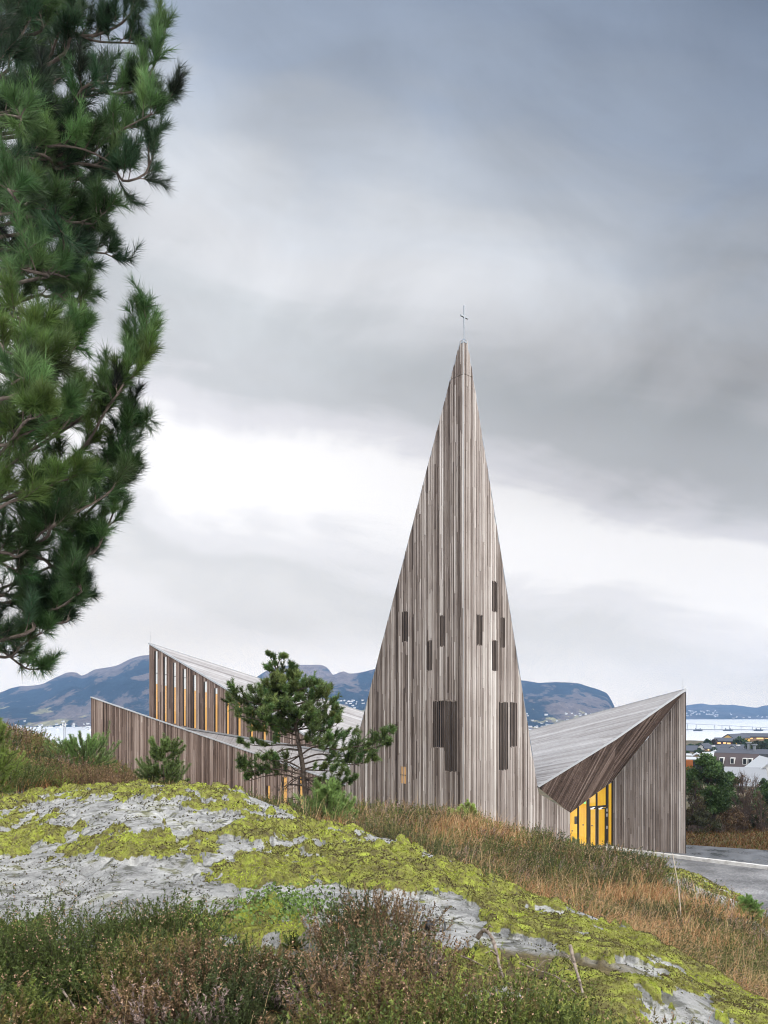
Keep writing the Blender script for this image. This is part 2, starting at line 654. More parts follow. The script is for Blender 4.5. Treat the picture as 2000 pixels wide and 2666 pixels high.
def vent(fc, rects, n, parent, name='louvre_vent', gapw=0.5, mat=None, ragged=0.04, slat=(.35, .65)):
    mb = MB()
    for (x0, x1, y0, y1) in rects:
        h = fc.rect(x0, x1, y0, y1)
        mb.face([fc.at(h[0], h[2] - .05, -0.065), fc.at(h[1], h[2] - .05, -0.065), fc.at(h[1], h[3] + .05, -0.065), fc.at(h[0], h[3] + .05, -0.065)], 1, 0)
        w = (h[1] - h[0])
        k = n if isinstance(n, int) else max(2, int(round(w / n)))
        pw = w / k
        for i in range(k + 1):
            c = h[0] + pw * i
            sw = pw * (1 - gapw)
            a, b = max(h[0], c - sw / 2), min(h[1], c + sw / 2)
            if b - a < 0.004: continue
            dd = rng.uniform(0.0, 0.012)
            e0, e1 = h[2] - 0.02, h[3] + 0.02
            mb.hexa([fc.at(a, e0, -0.03), fc.at(b, e0, -0.03), fc.at(b, e1, -0.03), fc.at(a, e1, -0.03)],
                    [fc.at(a, e0, dd), fc.at(b, e0, dd), fc.at(b, e1, dd), fc.at(a, e1, dd)], 0, rng.uniform(*slat))
            # slat ends step up and down a little
            if i < k:
                r0, r1 = rng.uniform(0, ragged * 1.6), rng.uniform(0, ragged * 1.6)
                for (q0, q1) in ((h[2] - 0.03, h[2] + r0), (h[3] - r1, h[3] + 0.03)):
                    mb.hexa([fc.at(b, q0, -0.03), fc.at(c + pw - sw / 2, q0, -0.03), fc.at(c + pw - sw / 2, q1, -0.03), fc.at(b, q1, -0.03)],
                            [fc.at(b, q0, 0.001), fc.at(c + pw - sw / 2, q0, 0.001), fc.at(c + pw - sw / 2, q1, 0.001), fc.at(b, q1, 0.001)], 0, rng.uniform(0.35, 0.6))
    return mb.build(name, [M_wood, mat or M_dark], parent)


# ---- steeple: two upright walls meeting at a square corner
zf = GZ - 0.6
TL = Face([wall_pt(1208, 884, TLa, TLb), wall_pt(1199, 887, TLa, TLb), wall_pt(903, 2033, TLa, TLb), wall_pt(893, 2080, TLa, TLb),
           foot(893, TLa, TLb, zf), foot(1208, TLa, TLb, zf)], UP)
TR = Face([wall_pt(1208, 884, TRa, TRb), wall_pt(1217, 888, TRa, TRb), wall_pt(1400, 2052, TRa, TRb), wall_pt(1403, 2066, TRa, TRb),
           wall_pt(1485, 2116, TRa, TRb), foot(1485, TRa, TRb, zf), foot(1208, TRa, TRb, zf)], UP)
seam = (HY - 973) / F * 40.4
vL_big = [(1128, 1156, 1824, 1947), (1159, 1190, 1824, 2010)]
vL_small = [(1047, 1063, 1592, 1672), (1146, 1159, 1602, 1684), (1111, 1125, 1667, 1747)]
wL = (1043, 1058, 1996, 2040)
vR_big = [(1299, 1323, 1827, 2006), (1328, 1346, 1828, 1946)]
vR_small = [(1281, 1295, 1513, 1594), (1241, 1256, 1600, 1681), (1303, 1315, 1606, 1687), (1281, 1296, 1667, 1747)]
def cut_at(fc, z): return (z - fc.o.z - 0.012, z - fc.o.z + 0.012)
mb = MB()
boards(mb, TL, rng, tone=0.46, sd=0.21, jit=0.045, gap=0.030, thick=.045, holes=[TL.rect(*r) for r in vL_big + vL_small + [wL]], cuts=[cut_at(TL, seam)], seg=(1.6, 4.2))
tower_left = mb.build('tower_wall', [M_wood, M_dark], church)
mb = MB()
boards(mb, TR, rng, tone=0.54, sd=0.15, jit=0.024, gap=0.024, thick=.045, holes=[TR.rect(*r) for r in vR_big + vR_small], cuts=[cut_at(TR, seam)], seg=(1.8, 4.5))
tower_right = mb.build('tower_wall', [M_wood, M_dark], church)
tower_right['label'] = 'paler steeple wall turned towards the entrance'
tower_left['label'] = 'browner steeple wall with one lit window'
vent(TL, vL_big, 0.137, tower_left, gapw=0.74, slat=(.12, .4))
for r in vL_small: vent(TL, [r], 4, tower_left, gapw=0.62, slat=(.10, .3))
vent(TR, vR_big, 0.125, tower_right, gapw=0.74, slat=(.12, .4))
for r in vR_small: vent(TR, [r], 4, tower_right, gapw=0.62, slat=(.10, .3))
w = vent(TL, [wL], 4, tower_left, name='slatted_window', gapw=0.72, mat=M_lit, ragged=0.0)
mb = MB()
h = TL.rect(*wL)
mb.hexa([TL.at(h[0], (h[2] + h[3]) / 2 - .02, -.05), TL.at(h[1], (h[2] + h[3]) / 2 - .02, -.05), TL.at(h[1], (h[2] + h[3]) / 2 + .02, -.05), TL.at(h[0], (h[2] + h[3]) / 2 + .02, -.05)],
        [TL.at(h[0], (h[2] + h[3]) / 2 - .02, .01), TL.at(h[1], (h[2] + h[3]) / 2 - .02, .01), TL.at(h[1], (h[2] + h[3]) / 2 + .02, .01), TL.at(h[0], (h[2] + h[3]) / 2 + .02, .01)])
mb.build('window_bar', M_frame, tower_left)

# corner strip, seam strips and edge flashings
apexL, apexR = wall_pt(1199, 887, TLa, TLb), wall_pt(1217, 888, TRa, TRb)
footL, footR = wall_pt(903, 2033, TLa, TLb), wall_pt(1400, 2052, TRa, TRb)
corner = foot(1208, TLa, TLb, 0)
mb = MB()
mb.beam((corner.x - .028, corner.y - .024, zf), (corner.x - .028, corner.y - .024, (HY - 884) / F * 40.4 - 0.02), 0.018, 0.016, Vector((0, 1, 0)), 0)
mb.build('corner_strip', M_flash, church)
mb = MB()
mb.beam(apexL - TL.n * .02, footL - TL.n * .02, 0.07, 0.05, TL.n)
mb.beam(apexR - TR.n * .02, footR - TR.n * .02, 0.07, 0.05, TR.n)
mb.build('roof_flashing', M_steel, church)

# steeple roof behind the two walls
Rtop = Vector((corner.x, corner.y, (HY - 884) / F * 40.4))
back = Vector((footL.x + footR.x - corner.x, footL.y + footR.y - corner.y, -4.6))
mb = MB()
def inn(p, q=0.10): return Vector(p) + Vector((0, 0, 0)) + (back - Vector(p)).normalized() * q
bb = Vector((back.x, back.y, zf))
for tri in ([inn(apexL), inn(footL), back], [inn(apexR), inn(footR), back], [inn(apexL), inn(apexR), back],
            [inn(footL), back, bb, foot(903, TLa, TLb, zf) + (bb - foot(903, TLa, TLb, zf)).normalized() * .1],
            [inn(footR), back, bb, foot(1400, TRa, TRb, zf) + (bb - foot(1400, TRa, TRb, zf)).normalized() * .1]):
    mb.face(tri, 0, 0.5)
mb.build('steeple_roof', M_roof, church)

# cap and cross
cap = Vector((corner.x, corner.y, Rtop.z - .05)) + Vector((0.03, .10, 0))
mb = MB()
ring = [cap + Vector((-.02, -.14, 0)), cap + Vector((.15, .02, 0)), cap + Vector((.0, .2, 0)), cap + Vector((-.19, .03, 0))]
low = [p + Vector((0, 0, -.10)) for p in ring]
rod = cap + Vector((0, .02, .22))
for i in range(4):
    j = (i + 1) % 4
    mb.face([low[i], low[j], ring[j], ring[i]])
    mb.face([ring[i], ring[j], rod])
spire = mb.build('spire_cap', M_steel, church)
mb = MB()
ztop = (HY - 795) / F * 40.5
mb.tube([rod - Vector((0, 0, .1)), rod + Vector((0, 0, .7))], [.055, .04], 8)
mb.beam((rod.x, rod.y, rod.z + .5), (rod.x, rod.y, ztop), .078, .078, Vector((0.667, -.745, 0)))
u = Vector((0.745, .667, 0))
zc = (HY - 824) / F * 40.5
mb.beam(Vector((rod.x, rod.y, zc)) - u * .29, Vector((rod.x, rod.y, zc)) + u * .29, .08, .08)
mb.build('cross', M_steel, spire)

# ---- long low wing on the left
zl = -7.5
LW = Face([wall_pt(905, 2045, LWa, LWb), wall_pt(237, 1815, LWa, LWb), foot(237, LWa, LWb, zl), foot(905, LWa, LWb, zl)], UP)
lw_win = [(694, 703, 2046, 2110), (734, 747, 2024, 2130), (777, 790, 2020, 2140)]
mb = MB()
boards(mb, LW, rng, tone=0.50, sd=0.18, jit=0.035, gap=.028, thick=.045, widths=(.09, .11, .13), holes=[LW.rect(*r) for r in lw_win], seg=(2.5, 6))
low_wall = mb.build('wing_wall', [M_brown, M_dark], church)
low_wall['label'] = 'long low brown wall sloping down to the steeple'
# wing roof between this wall and the hall
A1, A2 = wall_pt(237, 1816, LWa, LWb), wall_pt(905, 2046, LWa, LWb)
pn = Face([wall_pt(461, 1893, NVa, NVb), wall_pt(712, 1934, NVa, NVb), A2], UP, UP)
def plane_on(px, A, B):
    """point of the wing roof's plane on a wall's line at column px"""
    p = on_line(px, A, B)
    z = pn.o.z - ((p.x - pn.o.x) * pn.n.x + (p.y - pn.o.y) * pn.n.y) / pn.n.z
    return Vector((p.x, p.y, z))
NB1, NB3 = plane_on(330, NVa, NVb), plane_on(925, NVa, NVb)
WR = Face([plane_on(300, LWa, LWb) + Vector((0, .15, 0)), A2, NB3, NB1], (NB3 - A2), UP)
mb = MB()
boards(mb, WR, rng, tone=0.30, sd=0.10, jit=0.006, gap=0.006, thick=.03, widths=(.12, .14), seg=(3, 6))
mb.build('wing_roof', [M_roof, M_dark], church)
mb = MB()
mb.beam(A1 + Vector((0, 0, .03)), A2 + Vector((0, 0, .03)), 0.16, 0.07)
mb.build('roof_flashing', M_flash, church)


def slot_window(fc, r, parent, split=None):
    """tall slot: dark reveal on the left, warm room below, painted sky glow above"""
    h = fc.rect(*r)
    mb = MB()
    s0, s1, t0, t1 = h
    jw = (s1 - s0) * 0.32
    d = -0.055
    # which end is the left one in the picture
    left0 = (fc.at(s0, t0).x / fc.at(s0, t0).y) < (fc.at(s1, t0).x / fc.at(s1, t0).y)
    ja, jb, pa, pb = (s0, s0 + jw, s0 + jw, s1) if left0 else (s1 - jw, s1, s0, s1 - jw)
    Q = lambda a, b, c, e, dd: [fc.at(a, c, dd), fc.at(b, c, dd), fc.at(b, e, dd), fc.at(a, e, dd)]
    mb.hexa(Q(ja, jb, t0 - .03, t1 + .03, -0.07), Q(ja, jb, t0 - .03, t1 + .03, -0.02), 1)
    ts = t1 if split is None else fc.st(fc.hit((r[0] + r[1]) / 2, split))[1]
    mb.face(Q(pa, pb, t0 - .03, ts, d), 0)
    if ts < t1:
        mb.face(Q(pa, pb, ts, t1 + .03, d), 2)
        if t1 - ts > 1.6:
            mb.hexa(Q(pa, pb, ts + .9, ts + .94, d), Q(pa, pb, ts + .9, ts + .94, -0.03), 1)
    mb.face(Q(pa, pb, t0 - .03, t1 + .03, -0.035), 3)
    return mb.build('slot_window', [M_lit, M_frame, M_pale, M_glass], parent)


for r in lw_win: slot_window(LW, r, low_wall)

# ---- tall hall behind it
N1, N2 = wall_pt(389, 1675, NVa, NVb), wall_pt(925, 1989, NVa, NVb)
N3 = pt(990, 1868, 62)
NV = Face([N1, foot(389, NVa, NVb, -7), foot(925, NVa, NVb, -7), N2], UP)
slots = []
X0 = [419, 468, 518, 571, 626, 684, 741, 803, 865, 933, 1001, 1072]
YT = [198, 228, 260, 294, 328, 362, 398, 436, 474, 516, 558, 604]
for i, x in enumerate(X0):
    a = 200 + x / 2.0737
    slots.append((a, a + 8.2 + 0.1 * i, 1600 + YT[i] / 2.0737, 1600 + (566 + (i if i < 4 else i * 1.05) * 11.3) / 2.0737))
mb = MB()
boards(mb, NV, rng, tone=0.45, sd=0.15, jit=0.03, gap=.028, thick=.045, widths=(.10, .12, .14), holes=[NV.rect(*r) for r in slots], seg=(3, 6))
hall_wall = mb.build('hall_wall', [M_brown, M_dark], church)
for i, r in enumerate(slots):
    split = 1600 + (375 + i * 9) / 2.0737
    slot_window(NV, r, hall_wall, split if split > r[2] + 6 else None)
mb = MB()
# sloping trim where the wing roof meets the hall wall
mb.beam(plane_on(400, NVa, NVb) + Vector((-.05, -.06, .06)), plane_on(900, NVa, NVb) + Vector((-.05, -.06, .06)), .10, .12)
mb.build('roof_trim', M_flash, church)
HR = Face([N1, N2, N3], N3 - N1, UP)
mb = MB()
boards(mb, HR, rng, tone=0.52, sd=0.14, jit=0.006, gap=0.006, widths=(.14, .16), seg=(3, 7))
mb.build('hall_roof', [M_roof, M_dark], church)
mb = MB()
mb.beam(N1 + Vector((-.03, -.05, 0)), N2 + Vector((-.03, -.05, 0)), .16, .12)
mb.beam(N1 + Vector((0, .02, .03)), N3 + Vector((0, .02, .03)), .10, .05)
mb.build('roof_flashing', M_flash, church)
mb = MB()
mb.face([N1 + Vector((0, .1, -.1)), N3 + Vector((0, .1, -.1)), Vector((N3.x, N3.y, -7)), Vector((N1.x, N1.y + .1, -7))], 0, 0.4)
mb.face([wall_pt(237, 1818, LWa, LWb) + Vector((0, .1, -.1)), NB1 + Vector((0, .1, -.1)), Vector((NB1.x, NB1.y, -7)), foot(237, LWa, LWb, -7) + Vector((0, .1, 0))], 0, .4)
mb.build('rear_wall', M_brown, church)
mb = MB()
mb.tube([N1 + Vector((.05, .1, -.1)), N1 + Vector((.05, .1, 1.0))], .008, 5)
mb.build('lightning_rod', M_steel, church)

# ---- entrance wing on the right
L_ = wall_pt(1400, 2050, TRa, TRb) + Vector((0.02, -0.03, 0))
P_ = wall_pt(1485, 2117, TRa, TRb)
GLa, GLb = (1485, 46.80), (1596, 48.5)
Q_ = wall_pt(1596, 2033, GLa, GLb)
T_ = wall_pt(1786, 1797, RWa, RWb)
M_ = (L_ + T_) / 2
M_ = pt(1605, 1924, M_.y)
B_ = pt(1310, 1922, 60)
RW = Face([wall_pt(1596, 2034, RWa, RWb), T_ - Vector((0, 0, .05)), foot(1786, RWa, RWb, GZ - .3), foot(1596, RWa, RWb, GZ - .3)], UP)
mb = MB()
boards(mb, RW, rng, tone=0.48, sd=0.15, jit=0.02, gap=.024, thick=.045, widths=(.09, .11, .13), seg=(1.5, 4.5))
ew = mb.build('entrance_wall', [M_wood, M_dark], church)
# slanting underside of the canopy
mb = MB()
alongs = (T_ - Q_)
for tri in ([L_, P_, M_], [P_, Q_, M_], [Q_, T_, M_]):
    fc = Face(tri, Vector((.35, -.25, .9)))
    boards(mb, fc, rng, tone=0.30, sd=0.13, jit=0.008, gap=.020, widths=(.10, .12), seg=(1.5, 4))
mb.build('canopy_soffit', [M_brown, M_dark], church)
mb = MB()
for tri in ([L_, M_, B_], [M_, T_, B_]):
    fc = Face([p + Vector((0, 0, .06)) for p in tri], T_ - B_, UP)
    boards(mb, fc, rng, tone=0.55, sd=0.15, jit=0.006, gap=.006, widths=(.12, .14, .16), seg=(2, 6))
mb.build('entrance_roof', [M_roof, M_dark], church)
mb = MB()
for a, b in ((L_, M_), (M_, T_)):
    mb.beam(a + Vector((0, -.03, .05)), b + Vector((0, -.03, .05)), .07, .12)
mb.beam(T_ + Vector((0, 0, .06)), B_ + Vector((0, 0, .06)), .08, .06)
mb.build('roof_flashing', M_flash, church)
mb = MB()
mb.tube([T_ + Vector((-.12, .15, -.1)), T_ + Vector((-.12, .15, .72))], .009, 5)
mb.build('lightning_rod', M_steel, church)
mb = MB()
e1 = foot(1786, RWa, RWb, 0); e2 = pt(1690, HY, 62)
mb.face([T_ + Vector((-.05, .06, -.1)), Vector((e2.x, e2.y, .2)), Vector((e2.x, e2.y, GZ - .3)), Vector((e1.x - .05, e1.y + .06, GZ - .3))], 0, .45)
mb.build('rear_wall', M_wood, church)

# glazed entrance
GF = Face([P_, Q_, foot(1596, GLa, GLb, GZ), foot(1485, GLa, GLb, GZ)], UP)
eg = None
mb = MB()
def bar(x0, x1, y0, y1, d0=-.05, d1=.03, mat=0):
    h = GF.rect(x0, x1, y0, y1)
    mb.hexa([GF.at(h[0], h[2], d0), GF.at(h[1], h[2], d0), GF.at(h[1], h[3], d0), GF.at(h[0], h[3], d0)],
            [GF.at(h[0], h[2], d1), GF.at(h[1], h[2], d1), GF.at(h[1], h[3], d1), GF.at(h[0], h[3], d1)], mat)
def headline(x): return 2117 + (2033 - 2117) * (x - 1485) / (1596 - 1485)
for x0, x1 in ((1504.5, 1507.5), (1528.5, 1534.5), (1578.5, 1584), (1593.5, 1597)):
    bar(x0, x1, headline((x0 + x1) / 2) - 1, 2219)
bar(1552.5, 1555.5, headline(1554), 2101)
bar(1534.5, 1578.5, 2098, 2103.5)
mb.build('entrance_glazing', M_frame, church)
eg = bpy.data.objects['entrance_glazing']
mb = MB()
for x0, x1, y0, y1 in ((1486, 1504.5, None, 2221), (1507.5, 1528.5, None, 2216), (1584, 1593.5, None, 2207), (1534.5, 1552.5, None, 2098), (1555.5, 1578.5, None, 2096)):
    pts = [GF.hit(x0, headline(x0), -.012), GF.hit(x1, headline(x1), -.012), GF.hit(x1, y1, -.012), GF.hit(x0, y1, -.012)]
    mb.face(pts)
mb.build('glass_pane', M_glass, eg)
for (x0, x1, hx) in ((1535, 1554, 1551.5), (1556, 1578, 1557.5)):
    mb = MB()
    bar(x0, x0 + 2.2, 2104, 2211); bar(x1 - 2.2, x1, 2104, 2211)
    bar(x0 + 2.2, x1 - 2.2, 2104, 2106.5); bar(x0 + 2.2, x1 - 2.2, 2203, 2211)
    dr = mb.build('door', M_frame, church)
    mb = MB()
    mb.face([GF.hit(x0 + 2, 2106, -.01), GF.hit(x1 - 2, 2106, -.01), GF.hit(x1 - 2, 2204, -.01), GF.hit(x0 + 2, 2204, -.01)])
    mb.build('glass_pane', M_glass, dr)
    mb = MB()
    mb.tube([GF.hit(hx, 2108, .09), GF.hit(hx, 2208, .09)], .016, 8)
    for y in (2118, 2160, 2198):
        mb.tube([GF.hit(hx, y, .0), GF.hit(hx, y, .09)], .01, 6)
    mb.build('handle', M_steel, dr)
    mb = MB()
    bar(x0 + 1, x0 + 9, 2103.2, 2107, .03, .07)
    bar(x0 + 6, x0 + 12.5, 2101.2, 2103.4, .05, .075)
    mb.build('door_closer', M_white, dr)
    if x0 > 1550:
        for y in (2105, 2118, 2150, 2196):
            mb = MB()
            bar(1578.7, 1580.2, y, y + 8, .03, .045)
            mb.build('hinge', M_white, dr)
# the lit hall behind the glass
mb = MB()
n_in = -GF.n
a = [GF.hit(x, y, -0.9) for x, y in ((1440, 2145), (1640, 2005), (1640, 2205), (1440, 2225))]
mb.face(a, 0)
fl = [GF.hit(1485, 2222, -.05), GF.hit(1596, 2209, -.05), GF.hit(1640, 2204, -.9), GF.hit(1440, 2222, -.9)]
mb.face(fl, 1)
hall = mb.build('entrance_hall', [M_hall, M_brown], church)
for x in (1497, 1513, 1530, 1547, 1563, 1580, 1597):
    mb = MB(); bar(x, x + .7, 2030 if x > 1530 else 2085, 2215, -.895, -.885)
    mb.build('panel_joint', M_seam, hall)
mb = MB()
for (x0, x1, y0, y1, m) in ((1521, 1527.5, 2130, 2150, 0),):
    bar(x0, x1, y0, y1, -.85, -.80, m)
mb.build('notice_board', M_frame, hall)
mb = MB(); bar(1534.8, 1540, 2085, 2095, -.5, -.46); mb.build('exit_sign', M_green, hall)
for x, y in ((1543, 2151), (1571, 2066), (1566, 2153)):
    mb = MB()
    bar(x, x + 3, y, y + 3, -.88, -.84)
    mb.build('wall_switch', M_brown, hall)
# ================================================================== the ground in front
# profile of the hillside along nine sight columns: (distance, photograph row) from the viewer's feet to the forecourt
KY = ['near', 'foot', 'mid', 'crest', 'dip', 'second', 'drop', 'court', 'far']
PROF = {
    -400: [(1.2, 4000), (3.3, 2690), (5.6, 2400), (12.0, 2085), (16, 2030), (24, 1860), (30, 1950), (45, 2020), (66, 2030)],
    0:    [(1.2, 4000), (3.3, 2690), (5.6, 2370), (11.0, 2105), (14, 2060), (23, 1912), (29, 1960), (45, 2005), (66, 2020)],
    150:  [(1.2, 4000), (3.3, 2690), (5.6, 2370), (12.0, 2068), (15, 2052), (22, 1972), (29, 1995), (45, 2015), (66, 2020)],
    350:  [(1.2, 4000), (3.3, 2690), (5.6, 2340), (12.5, 2043), (15, 2062), (22, 2056), (35, 2030), (52, 2018), (66, 2015)],
    620:  [(1.2, 4000), (3.3, 2690), (5.6, 2340), (12.0, 2068), (14.5, 2112), (22, 2125), (35, 2112), (48, 2112), (66, 2095)],
    800:  [(1.2, 4000), (3.3, 2690), (5.4, 2360), (11.0, 2134), (13.5, 2158), (20, 2150), (32, 2158), (45, 2190), (66, 2112)],
    1000: [(1.2, 4000), (3.3, 2690), (5.2, 2380), (10.0, 2180), (12.5, 2205), (24, 2132), (30, 2175), (41, 2279), (66, 2118)],
    1200: [(1.2, 4000), (3.3, 2700), (4.9, 2420), (8.6, 2262), (11, 2288), (26, 2132), (31, 2195), (41, 2279), (66, 2118)],
    1350: [(1.2, 4000), (3.3, 2700), (4.7, 2445), (8.0, 2332), (10.5, 2362), (27, 2180), (32, 2240), (41, 2279), (66, 2118)],
    1500: [(1.2, 4000), (3.2, 2730), (4.5, 2475), (7.2, 2378), (9.5, 2420), (27, 2232), (31, 2310), (41, 2279), (66, 2118)],
    1600: [(1.2, 4000), (3.1, 2760), (4.35, 2505), (6.6, 2418), (9.0, 2480), (27, 2247), (31, 2380), (41, 2279), (66, 2118)],
    1700: [(1.2, 4000), (3.0, 2800), (4.2, 2545), (6.1, 2462), (8.5, 2540), (27, 2268), (31, 2400), (41, 2279), (66, 2118)],
    1780: [(1.2, 4050), (2.95, 2830), (4.1, 2580), (5.8, 2505), (8.3, 2575), (26.5, 2280), (31, 2400), (41, 2279), (66, 2118)],
    1870: [(1.2, 4100), (2.9, 2860), (4.0, 2625), (5.4, 2560), (8.0, 2620), (25.5, 2318), (30, 2430), (41, 2279), (66, 2118)],
    1950: [(1.2, 4150), (2.85, 2900), (3.9, 2660), (5.1, 2600), (7.7, 2655), (24.5, 2352), (29, 2460), (41, 2279), (66, 2118)],
    2000: [(1.2, 4200), (2.8, 2950), (3.8, 2690), (4.9, 2625), (7.5, 2680), (22, 2412), (26.5, 2530), (41, 2279), (66, 2118)],
    2400: [(1.2, 4400), (2.6, 3200), (3.4, 2950), (4.4, 2880), (7.0, 2900), (20, 2500), (25, 2560), (41, 2279), (66, 2118)],
}
pxs = np.array(sorted(PROF))
tab = np.array([PROF[k] for k in sorted(PROF)], float)             # column, key, (Y, row)
PXG = np.arange(-900, 2901, 5.0)
LYG = np.linspace(math.log(1.2), math.log(66), 560)
pc = np.clip(PXG, pxs[0], pxs[-1])
KYY = np.stack([pchip(pxs, tab[:, k, 0], pc) for k in range(9)], 1)
KPY = np.stack([pchip(pxs, tab[:, k, 1], pc) for k in range(9)], 1)
ROW = np.stack([pchip(np.log(KYY[i]), KPY[i], LYG) for i in range(len(PXG))], 0)   # row of the bare ground
YG = np.exp(LYG)[None, :] * np.ones((len(PXG), 1))
PG = PXG[:, None] * np.ones_like(YG)
XG = (PG - CX) / F * YG
ZG = (HY - ROW) / F * YG


def kfield(k):
    return KYY[:, k][:, None] * np.ones_like(YG)


# how rocky: the bare outcrop between the near heather and a little beyond its crest
rocky = sstep(YG / kfield(4), 1.05, 0.92)
court = np.maximum(sstep(YG, 30, 38) * sstep(PG, 900, 1050), 0)
nz = fbm(XG * 0.5, YG * 0.5, seed=3, octs=4)
ZG = ZG + rocky * (0.05 * nz * np.clip(YG / 8, .4, 1.2)) + (1 - rocky) * (1 - court) * 0.22 * fbm(XG * .35, YG * .35, seed=5, octs=3) * sstep(YG, 9, 14)


def blob(lst, seed_amt=0.0):
    t = np.zeros_like(YG)
    for (px, py, rx, ry, w) in lst:
        t += w * np.exp(-0.5 * (((PG - px) / rx) ** 2 + ((ROW - py) / ry) ** 2))
    return t


moss_f = blob([(300, 2062, 170, 14, 1.0), (70, 2112, 90, 30, .7), (120, 2192, 170, 26, 1.2), (330, 2213, 130, 16, 1.2), (560, 2078, 100, 14, .5),
               (660, 2120, 100, 22, .5), (760, 2165, 200, 30, .7), (950, 2215, 160, 30, .9), (560, 2270, 150, 30, 1.0), (820, 2270, 220, 40, .9),
               (1080, 2260, 120, 35, 1.0), (1270, 2330, 170, 40, 1.1), (1480, 2400, 130, 30, 1.0), (1620, 2470, 110, 30, 1.1), (1800, 2560, 120, 36, 1.2),
               (1960, 2640, 120, 40, 1.2), (380, 2420, 220, 32, .9), (720, 2420, 220, 32, .8), (20, 2450, 80, 30, .8), (1420, 2540, 230, 60, .9), (10, 2230, 40, 30, 1.1),
               (1150, 2480, 120, 40, .6), (1620, 2620, 90, 30, .8),
               (200, 2310, 230, 60, -1.3), (310, 2130, 160, 30, -.9), (520, 2165, 130, 24, -.5), (430, 2345, 150, 28, -1.0), (840, 2338, 190, 13, -1.5),
               (1130, 2405, 100, 26, -1.1), (1180, 2370, 60, 20, -.8), (1575, 2388, 60, 14, -1.3), (1690, 2520, 80, 30, -.9), (1800, 2620, 60, 30, -.8), (1000, 2180, 80, 12, -.9),
               (700, 2085, 60, 16, -.9), (1170, 2232, 70, 8, -1.2), (480, 2250, 40, 20, -.6), (1400, 2470, 70, 26, -.6), (640, 2320, 120, 14, -.7)])
patch = fbm(XG * 2.2, YG * 1.5, seed=11, octs=5, gain=.6)
fine = fbm(XG * 9, YG * 5, seed=12, octs=4, gain=.6)
moss = sstep(moss_f * .80 + patch * 1.1 + fine * .75, 0.33, 0.49)
# the mossy knoll beside the forecourt
knoll = sstep(YG / kfield(5), 0.82, 0.90) * sstep(YG / kfield(5), 1.30, 1.12) * sstep(PG, 1690, 1740) * sstep(PG, 2010, 1960)
moss = moss * rocky + knoll * sstep(patch, -.5, -.2)
moss = np.clip(moss, 0, 1)
# dark peaty litter where the outcrop dips under the heather
soil = sstep(blob([(1400, 2540, 210, 45, .8), (1180, 2500, 80, 25, .6), (760, 2440, 160, 25, .4)]) + .5 * fbm(XG * 3, YG * 3, seed=21), .25, .6)
HB_x = [-400, 0, 250, 500, 700, 900, 1100, 1200, 1400, 1700, 2000, 2400]
HB_y = [2500, 2500, 2460, 2440, 2450, 2465, 2550, 2645, 2700, 2725, 2790, 2900]
hb = pchip(np.array(HB_x, float), np.array(HB_y, float), PXG)[:, None] * np.ones_like(YG)
heath = sstep(ROW - hb + 60 * fbm(XG * 1.3, YG * 1.3, seed=31, octs=3), -25, 40)
heath[YG > 9] = 0
green = np.clip((1 - rocky) * sstep(YG / kfield(3), 1.0, 1.12), 0, 1)                # vegetated slopes behind
green = green * (1 - knoll) * (1 - .7 * sstep(YG / kfield(5), .66, .78) * sstep(YG / kfield(5), 1.0, .9) * sstep(PG, 1680, 1740))
soil = np.clip(np.maximum(soil * rocky, np.maximum(heath, green)), 0, 1)
bare = np.clip(1 - soil, 0, 1) * rocky
lump = fbm(XG * 5.0, YG * 3.2, seed=41, octs=4, gain=.55)
ledge = np.abs(fbm(XG * 1.1 + YG * .5, YG * 1.0, seed=45, octs=4))
ZG += moss * (0.035 + 0.11 * lump * np.clip(YG / 7, .5, 1.3)) + rocky * bare * (1 - moss) * (0.024 * fbm(XG * 4, YG * 2.8, seed=51, octs=5, gain=.5) * np.clip(YG / 6, .6, 1.4) - 0.05 * sstep(ledge, .10, .0)) + soil * rocky * .03 * lump
ZG[(PG > 1000) & (YG > 36)] = np.minimum(ZG[(PG > 1000) & (YG > 36)], GZ - .2)


gp_f = .55 * fbm(XG * .6, YG * .33, seed=91, octs=4) + blob([(1120, 2262, 130, 26, 1.0), (1010, 2215, 60, 20, .7), (1440, 2205, 70, 26, 1.0), (1560, 2285, 140, 26, .9), (1060, 2150, 110, 14, .6), (1330, 2290, 60, 24, .8),
               (1850, 2440, 120, 30, .7), (1640, 2400, 90, 24, .5), (1900, 2540, 100, 30, .5), (940, 2140, 40, 14, .5),
               (1240, 2195, 130, 26, -1.0), (890, 2158, 50, 16, -.9), (1380, 2250, 60, 24, -.7), (1720, 2470, 130, 40, -.9), (1600, 2340, 110, 22, -.5), (1900, 2400, 60, 20, -.4)])
gp_f = sstep(gp_f, -.22, .08)


def ground(px, ly):
    """height of the ground at column px and log distance, and the same for any field"""
    return field(ZG, px, ly)


def field(G, px, ly):
    i = np.clip((np.asarray(px) - PXG[0]) / 5.0, 0, len(PXG) - 1.001)
    j = np.clip((np.asarray(ly) - LYG[0]) / (LYG[1] - LYG[0]), 0, len(LYG) - 1.001)
    i0, j0 = i.astype(int), j.astype(int)
    a, b = i - i0, j - j0
    return G[i0, j0] * (1 - a) * (1 - b) + G[i0 + 1, j0] * a * (1 - b) + G[i0, j0 + 1] * (1 - a) * b + G[i0 + 1, j0 + 1] * a * b


def ground_at(px, Y):
    z = float(ground(np.array([px]), np.array([math.log(Y)]))[0])
    return Vector(((px - CX) / F * Y, Y, z))


